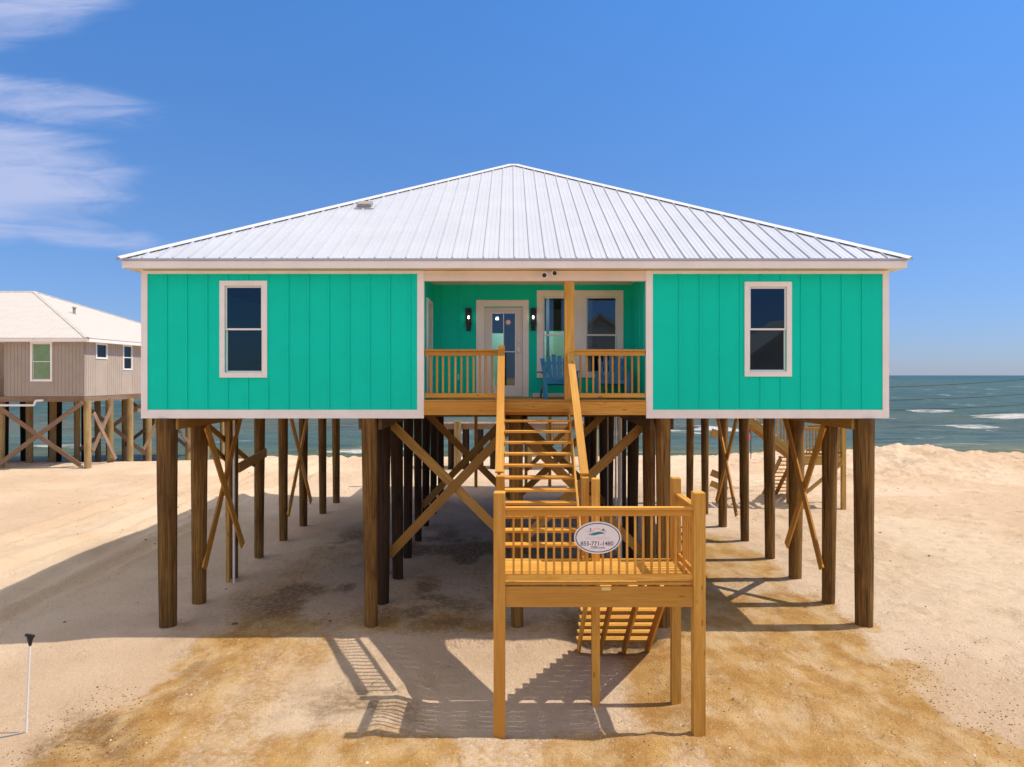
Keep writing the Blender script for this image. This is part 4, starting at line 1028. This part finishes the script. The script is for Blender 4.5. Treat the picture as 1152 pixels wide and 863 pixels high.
scatter('driftwood', 'small dark scraps of wood and seaweed over the open sand', 'beach litter', 420, (-24, 30, 14, 39), .035, mat_paint('dark_scraps', (.13, .09, .06), .9, .4), 17, .35)

# ------------------------------------------------------------------ WORLD, SUN, CAMERA
EL, AZ = R(58.3), R(-1.5)     # sun stands over +X, a hair towards +Y
sun_dir = Vector((math.cos(EL)*math.cos(AZ), math.cos(EL)*math.sin(-AZ), math.sin(EL)))
w = bpy.data.worlds.new('World'); bpy.context.scene.world = w; w.use_nodes = True
t = w.node_tree; t.nodes.clear()
def wn(ty, **kw):
    n_ = t.nodes.new(ty)
    for k, v in kw.items(): setattr(n_, k, v)
    return n_
def wl(a, b): t.links.new(a, b)
sky = wn('ShaderNodeTexSky', sky_type='NISHITA', sun_disc=False)
sky.sun_elevation = EL; sky.sun_rotation = math.atan2(sun_dir.x, sun_dir.y); sky.altitude = 0; sky.air_density = 1.0; sky.dust_density = .1; sky.ozone_density = 3.0; sky.air_density = 1.1
def wm(op, a, b=0.0, c=None, clamp=False):
    n_ = wn('ShaderNodeMath', operation=op, use_clamp=clamp)
    for i, v in enumerate((a, b) if c is None else (a, b, c)):
        if isinstance(v, bpy.types.NodeSocket): wl(v, n_.inputs[i])
        else: n_.inputs[i].default_value = v
    return n_.outputs[0]
tc = wn('ShaderNodeTexCoord'); sep = wn('ShaderNodeSeparateXYZ'); wl(tc.outputs['Generated'], sep.inputs[0])
yy = wm('MAXIMUM', sep.outputs[1], .05); U = wm('DIVIDE', sep.outputs[0], yy); V = wm('DIVIDE', sep.outputs[2], yy)
cmb = wn('ShaderNodeCombineXYZ'); wl(U, cmb.inputs[0]); wl(V, cmb.inputs[1])
mp = wn('ShaderNodeMapping'); wl(cmb.outputs[0], mp.inputs[0]); mp.inputs[3].default_value = (4.2, 26, 1); mp.inputs[2].default_value = (0, 0, R(10))
nz = wn('ShaderNodeTexNoise'); wl(mp.outputs[0], nz.inputs['Vector']); nz.inputs['Scale'].default_value = 1.0; nz.inputs['Detail'].default_value = 6; nz.inputs['Roughness'].default_value = .62; nz.inputs['Distortion'].default_value = .9
nz2 = wn('ShaderNodeTexNoise'); wl(cmb.outputs[0], nz2.inputs['Vector']); nz2.inputs['Scale'].default_value = 5; nz2.inputs['Detail'].default_value = 3
tot = None
for (px, py, a, b_, rot, amp) in ((-10, 105, 235, 34, 8, 1.0), (-60, 205, 250, 85, -1, 1.2), (-30, 22, 230, 50, -10, .8), (60, 255, 160, 26, 10, .7), (80, 128, 150, 14, 3, .7)):
    u0, v0 = (px-575)/768, (422-py)/768
    du = wm('SUBTRACT', U, u0); dv_ = wm('SUBTRACT', V, v0); cr, sr = math.cos(R(-rot)), math.sin(R(-rot))
    e1 = wm('DIVIDE', wm('ADD', wm('MULTIPLY', du, cr), wm('MULTIPLY', dv_, sr)), a/768)
    e2 = wm('DIVIDE', wm('SUBTRACT', wm('MULTIPLY', dv_, cr), wm('MULTIPLY', du, sr)), b_/768)
    # taper towards the tip
    d2 = wm('ADD', wm('MULTIPLY', e1, e1), wm('MULTIPLY', e2, e2))
    g = wm('MULTIPLY', wm('SUBTRACT', 1.0, d2, clamp=True), amp)
    tot = g if tot is None else wm('MAXIMUM', tot, g)
nn = wm('ADD', wm('MULTIPLY', nz.outputs['Fac'], 2.1), wm('MULTIPLY', nz2.outputs['Fac'], .35))
mr = wn('ShaderNodeMapRange', interpolation_type='SMOOTHSTEP'); wl(wm('ADD', tot, wm('SUBTRACT', nn, 1.13)), mr.inputs[0]); mr.inputs[1].default_value = .05; mr.inputs[2].default_value = 1.3
gate = wm('MULTIPLY', mr.outputs[0], wm('GREATER_THAN', tot, 0.001))
gate = wm('MULTIPLY', gate, wm('GREATER_THAN', sep.outputs[1], .05))
# soft start at the ellipse edges
mr2 = wn('ShaderNodeMapRange', interpolation_type='SMOOTHSTEP'); wl(tot, mr2.inputs[0]); mr2.inputs[1].default_value = 0; mr2.inputs[2].default_value = .55
gate = wm('MULTIPLY', wm('MULTIPLY', gate, mr2.outputs[0]), .75)
tint = wn('ShaderNodeValToRGB'); wl(sep.outputs[2], tint.inputs[0]); cr_ = tint.color_ramp
for k_, (p_, c_) in enumerate(((0.0, (.20, .26, .48)), (.2, (.265, .365, .53)), (.47, (.275, .495, .725)))):
    e_ = cr_.elements[k_] if k_ < 2 else cr_.elements.new(p_)
    e_.position = p_; e_.color = (*c_, 1)
hs = wn('ShaderNodeMix', data_type='RGBA', blend_type='MULTIPLY'); hs.inputs[0].default_value = 1; sk2 = wn('ShaderNodeVectorMath', operation='SCALE'); wl(sky.outputs[0], sk2.inputs[0]); sk2.inputs['Scale'].default_value = 1.86; wl(sk2.outputs[0], hs.inputs[6]); wl(tint.outputs[0], hs.inputs[7])
mx = wn('ShaderNodeMix', data_type='RGBA'); wl(gate, mx.inputs[0]); wl(hs.outputs[2], mx.inputs[6]); mx.inputs[7].default_value = (4.3, 4.7, 6.6, 1)
# unseen warm-white cloud added overhead and behind the viewer to fill the shade
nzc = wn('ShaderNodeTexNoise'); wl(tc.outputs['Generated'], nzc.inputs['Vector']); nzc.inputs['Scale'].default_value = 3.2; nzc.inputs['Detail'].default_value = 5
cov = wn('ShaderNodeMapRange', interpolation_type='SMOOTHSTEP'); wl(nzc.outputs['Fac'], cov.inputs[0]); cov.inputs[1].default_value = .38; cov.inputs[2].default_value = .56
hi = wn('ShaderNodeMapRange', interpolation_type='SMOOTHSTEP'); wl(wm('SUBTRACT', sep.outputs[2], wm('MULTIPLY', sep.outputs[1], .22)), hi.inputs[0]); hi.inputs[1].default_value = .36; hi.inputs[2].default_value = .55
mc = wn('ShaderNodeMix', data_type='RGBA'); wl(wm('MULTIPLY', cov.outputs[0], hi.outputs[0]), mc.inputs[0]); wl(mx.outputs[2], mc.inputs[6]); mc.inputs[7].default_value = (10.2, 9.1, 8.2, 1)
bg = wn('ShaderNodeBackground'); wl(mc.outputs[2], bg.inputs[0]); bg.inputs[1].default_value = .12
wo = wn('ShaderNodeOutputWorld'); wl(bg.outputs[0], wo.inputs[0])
sd = bpy.data.lights.new('sun', 'SUN'); sd.energy = 4.2; sd.angle = R(.53); sd.color = (1, .90, .76)
so = bpy.data.objects.new('sun', sd); C.objects.link(so); so.location = (20, 10, 30); so.rotation_euler = sun_dir.to_track_quat('Z', 'Y').to_euler()
ld = bpy.data.lights.new('room_lamp', 'POINT'); ld.energy = 40; ld.shadow_soft_size = .05; ld.color = (1, .93, .82)
lo = bpy.data.objects.new('room_lamp', ld); C.objects.link(lo); lo.location = (.3, 16.3, 6.7)
cam = bpy.data.cameras.new('camera'); co = bpy.data.objects.new('camera', cam); C.objects.link(co)
co.location = (0, 0, CAMZ); co.rotation_euler = (R(90), 0, 0); cam.sensor_width = 36; cam.lens = 24; cam.shift_x = .0009; cam.shift_y = -.00825
cam.clip_end = 30000; cam.clip_start = .1
sc = bpy.context.scene; sc.camera = co
sc.view_settings.view_transform = 'Standard'; sc.view_settings.look = 'None'; sc.view_settings.gamma = 1; sc.view_settings.exposure = 0.13
sc.view_settings.use_curve_mapping = False
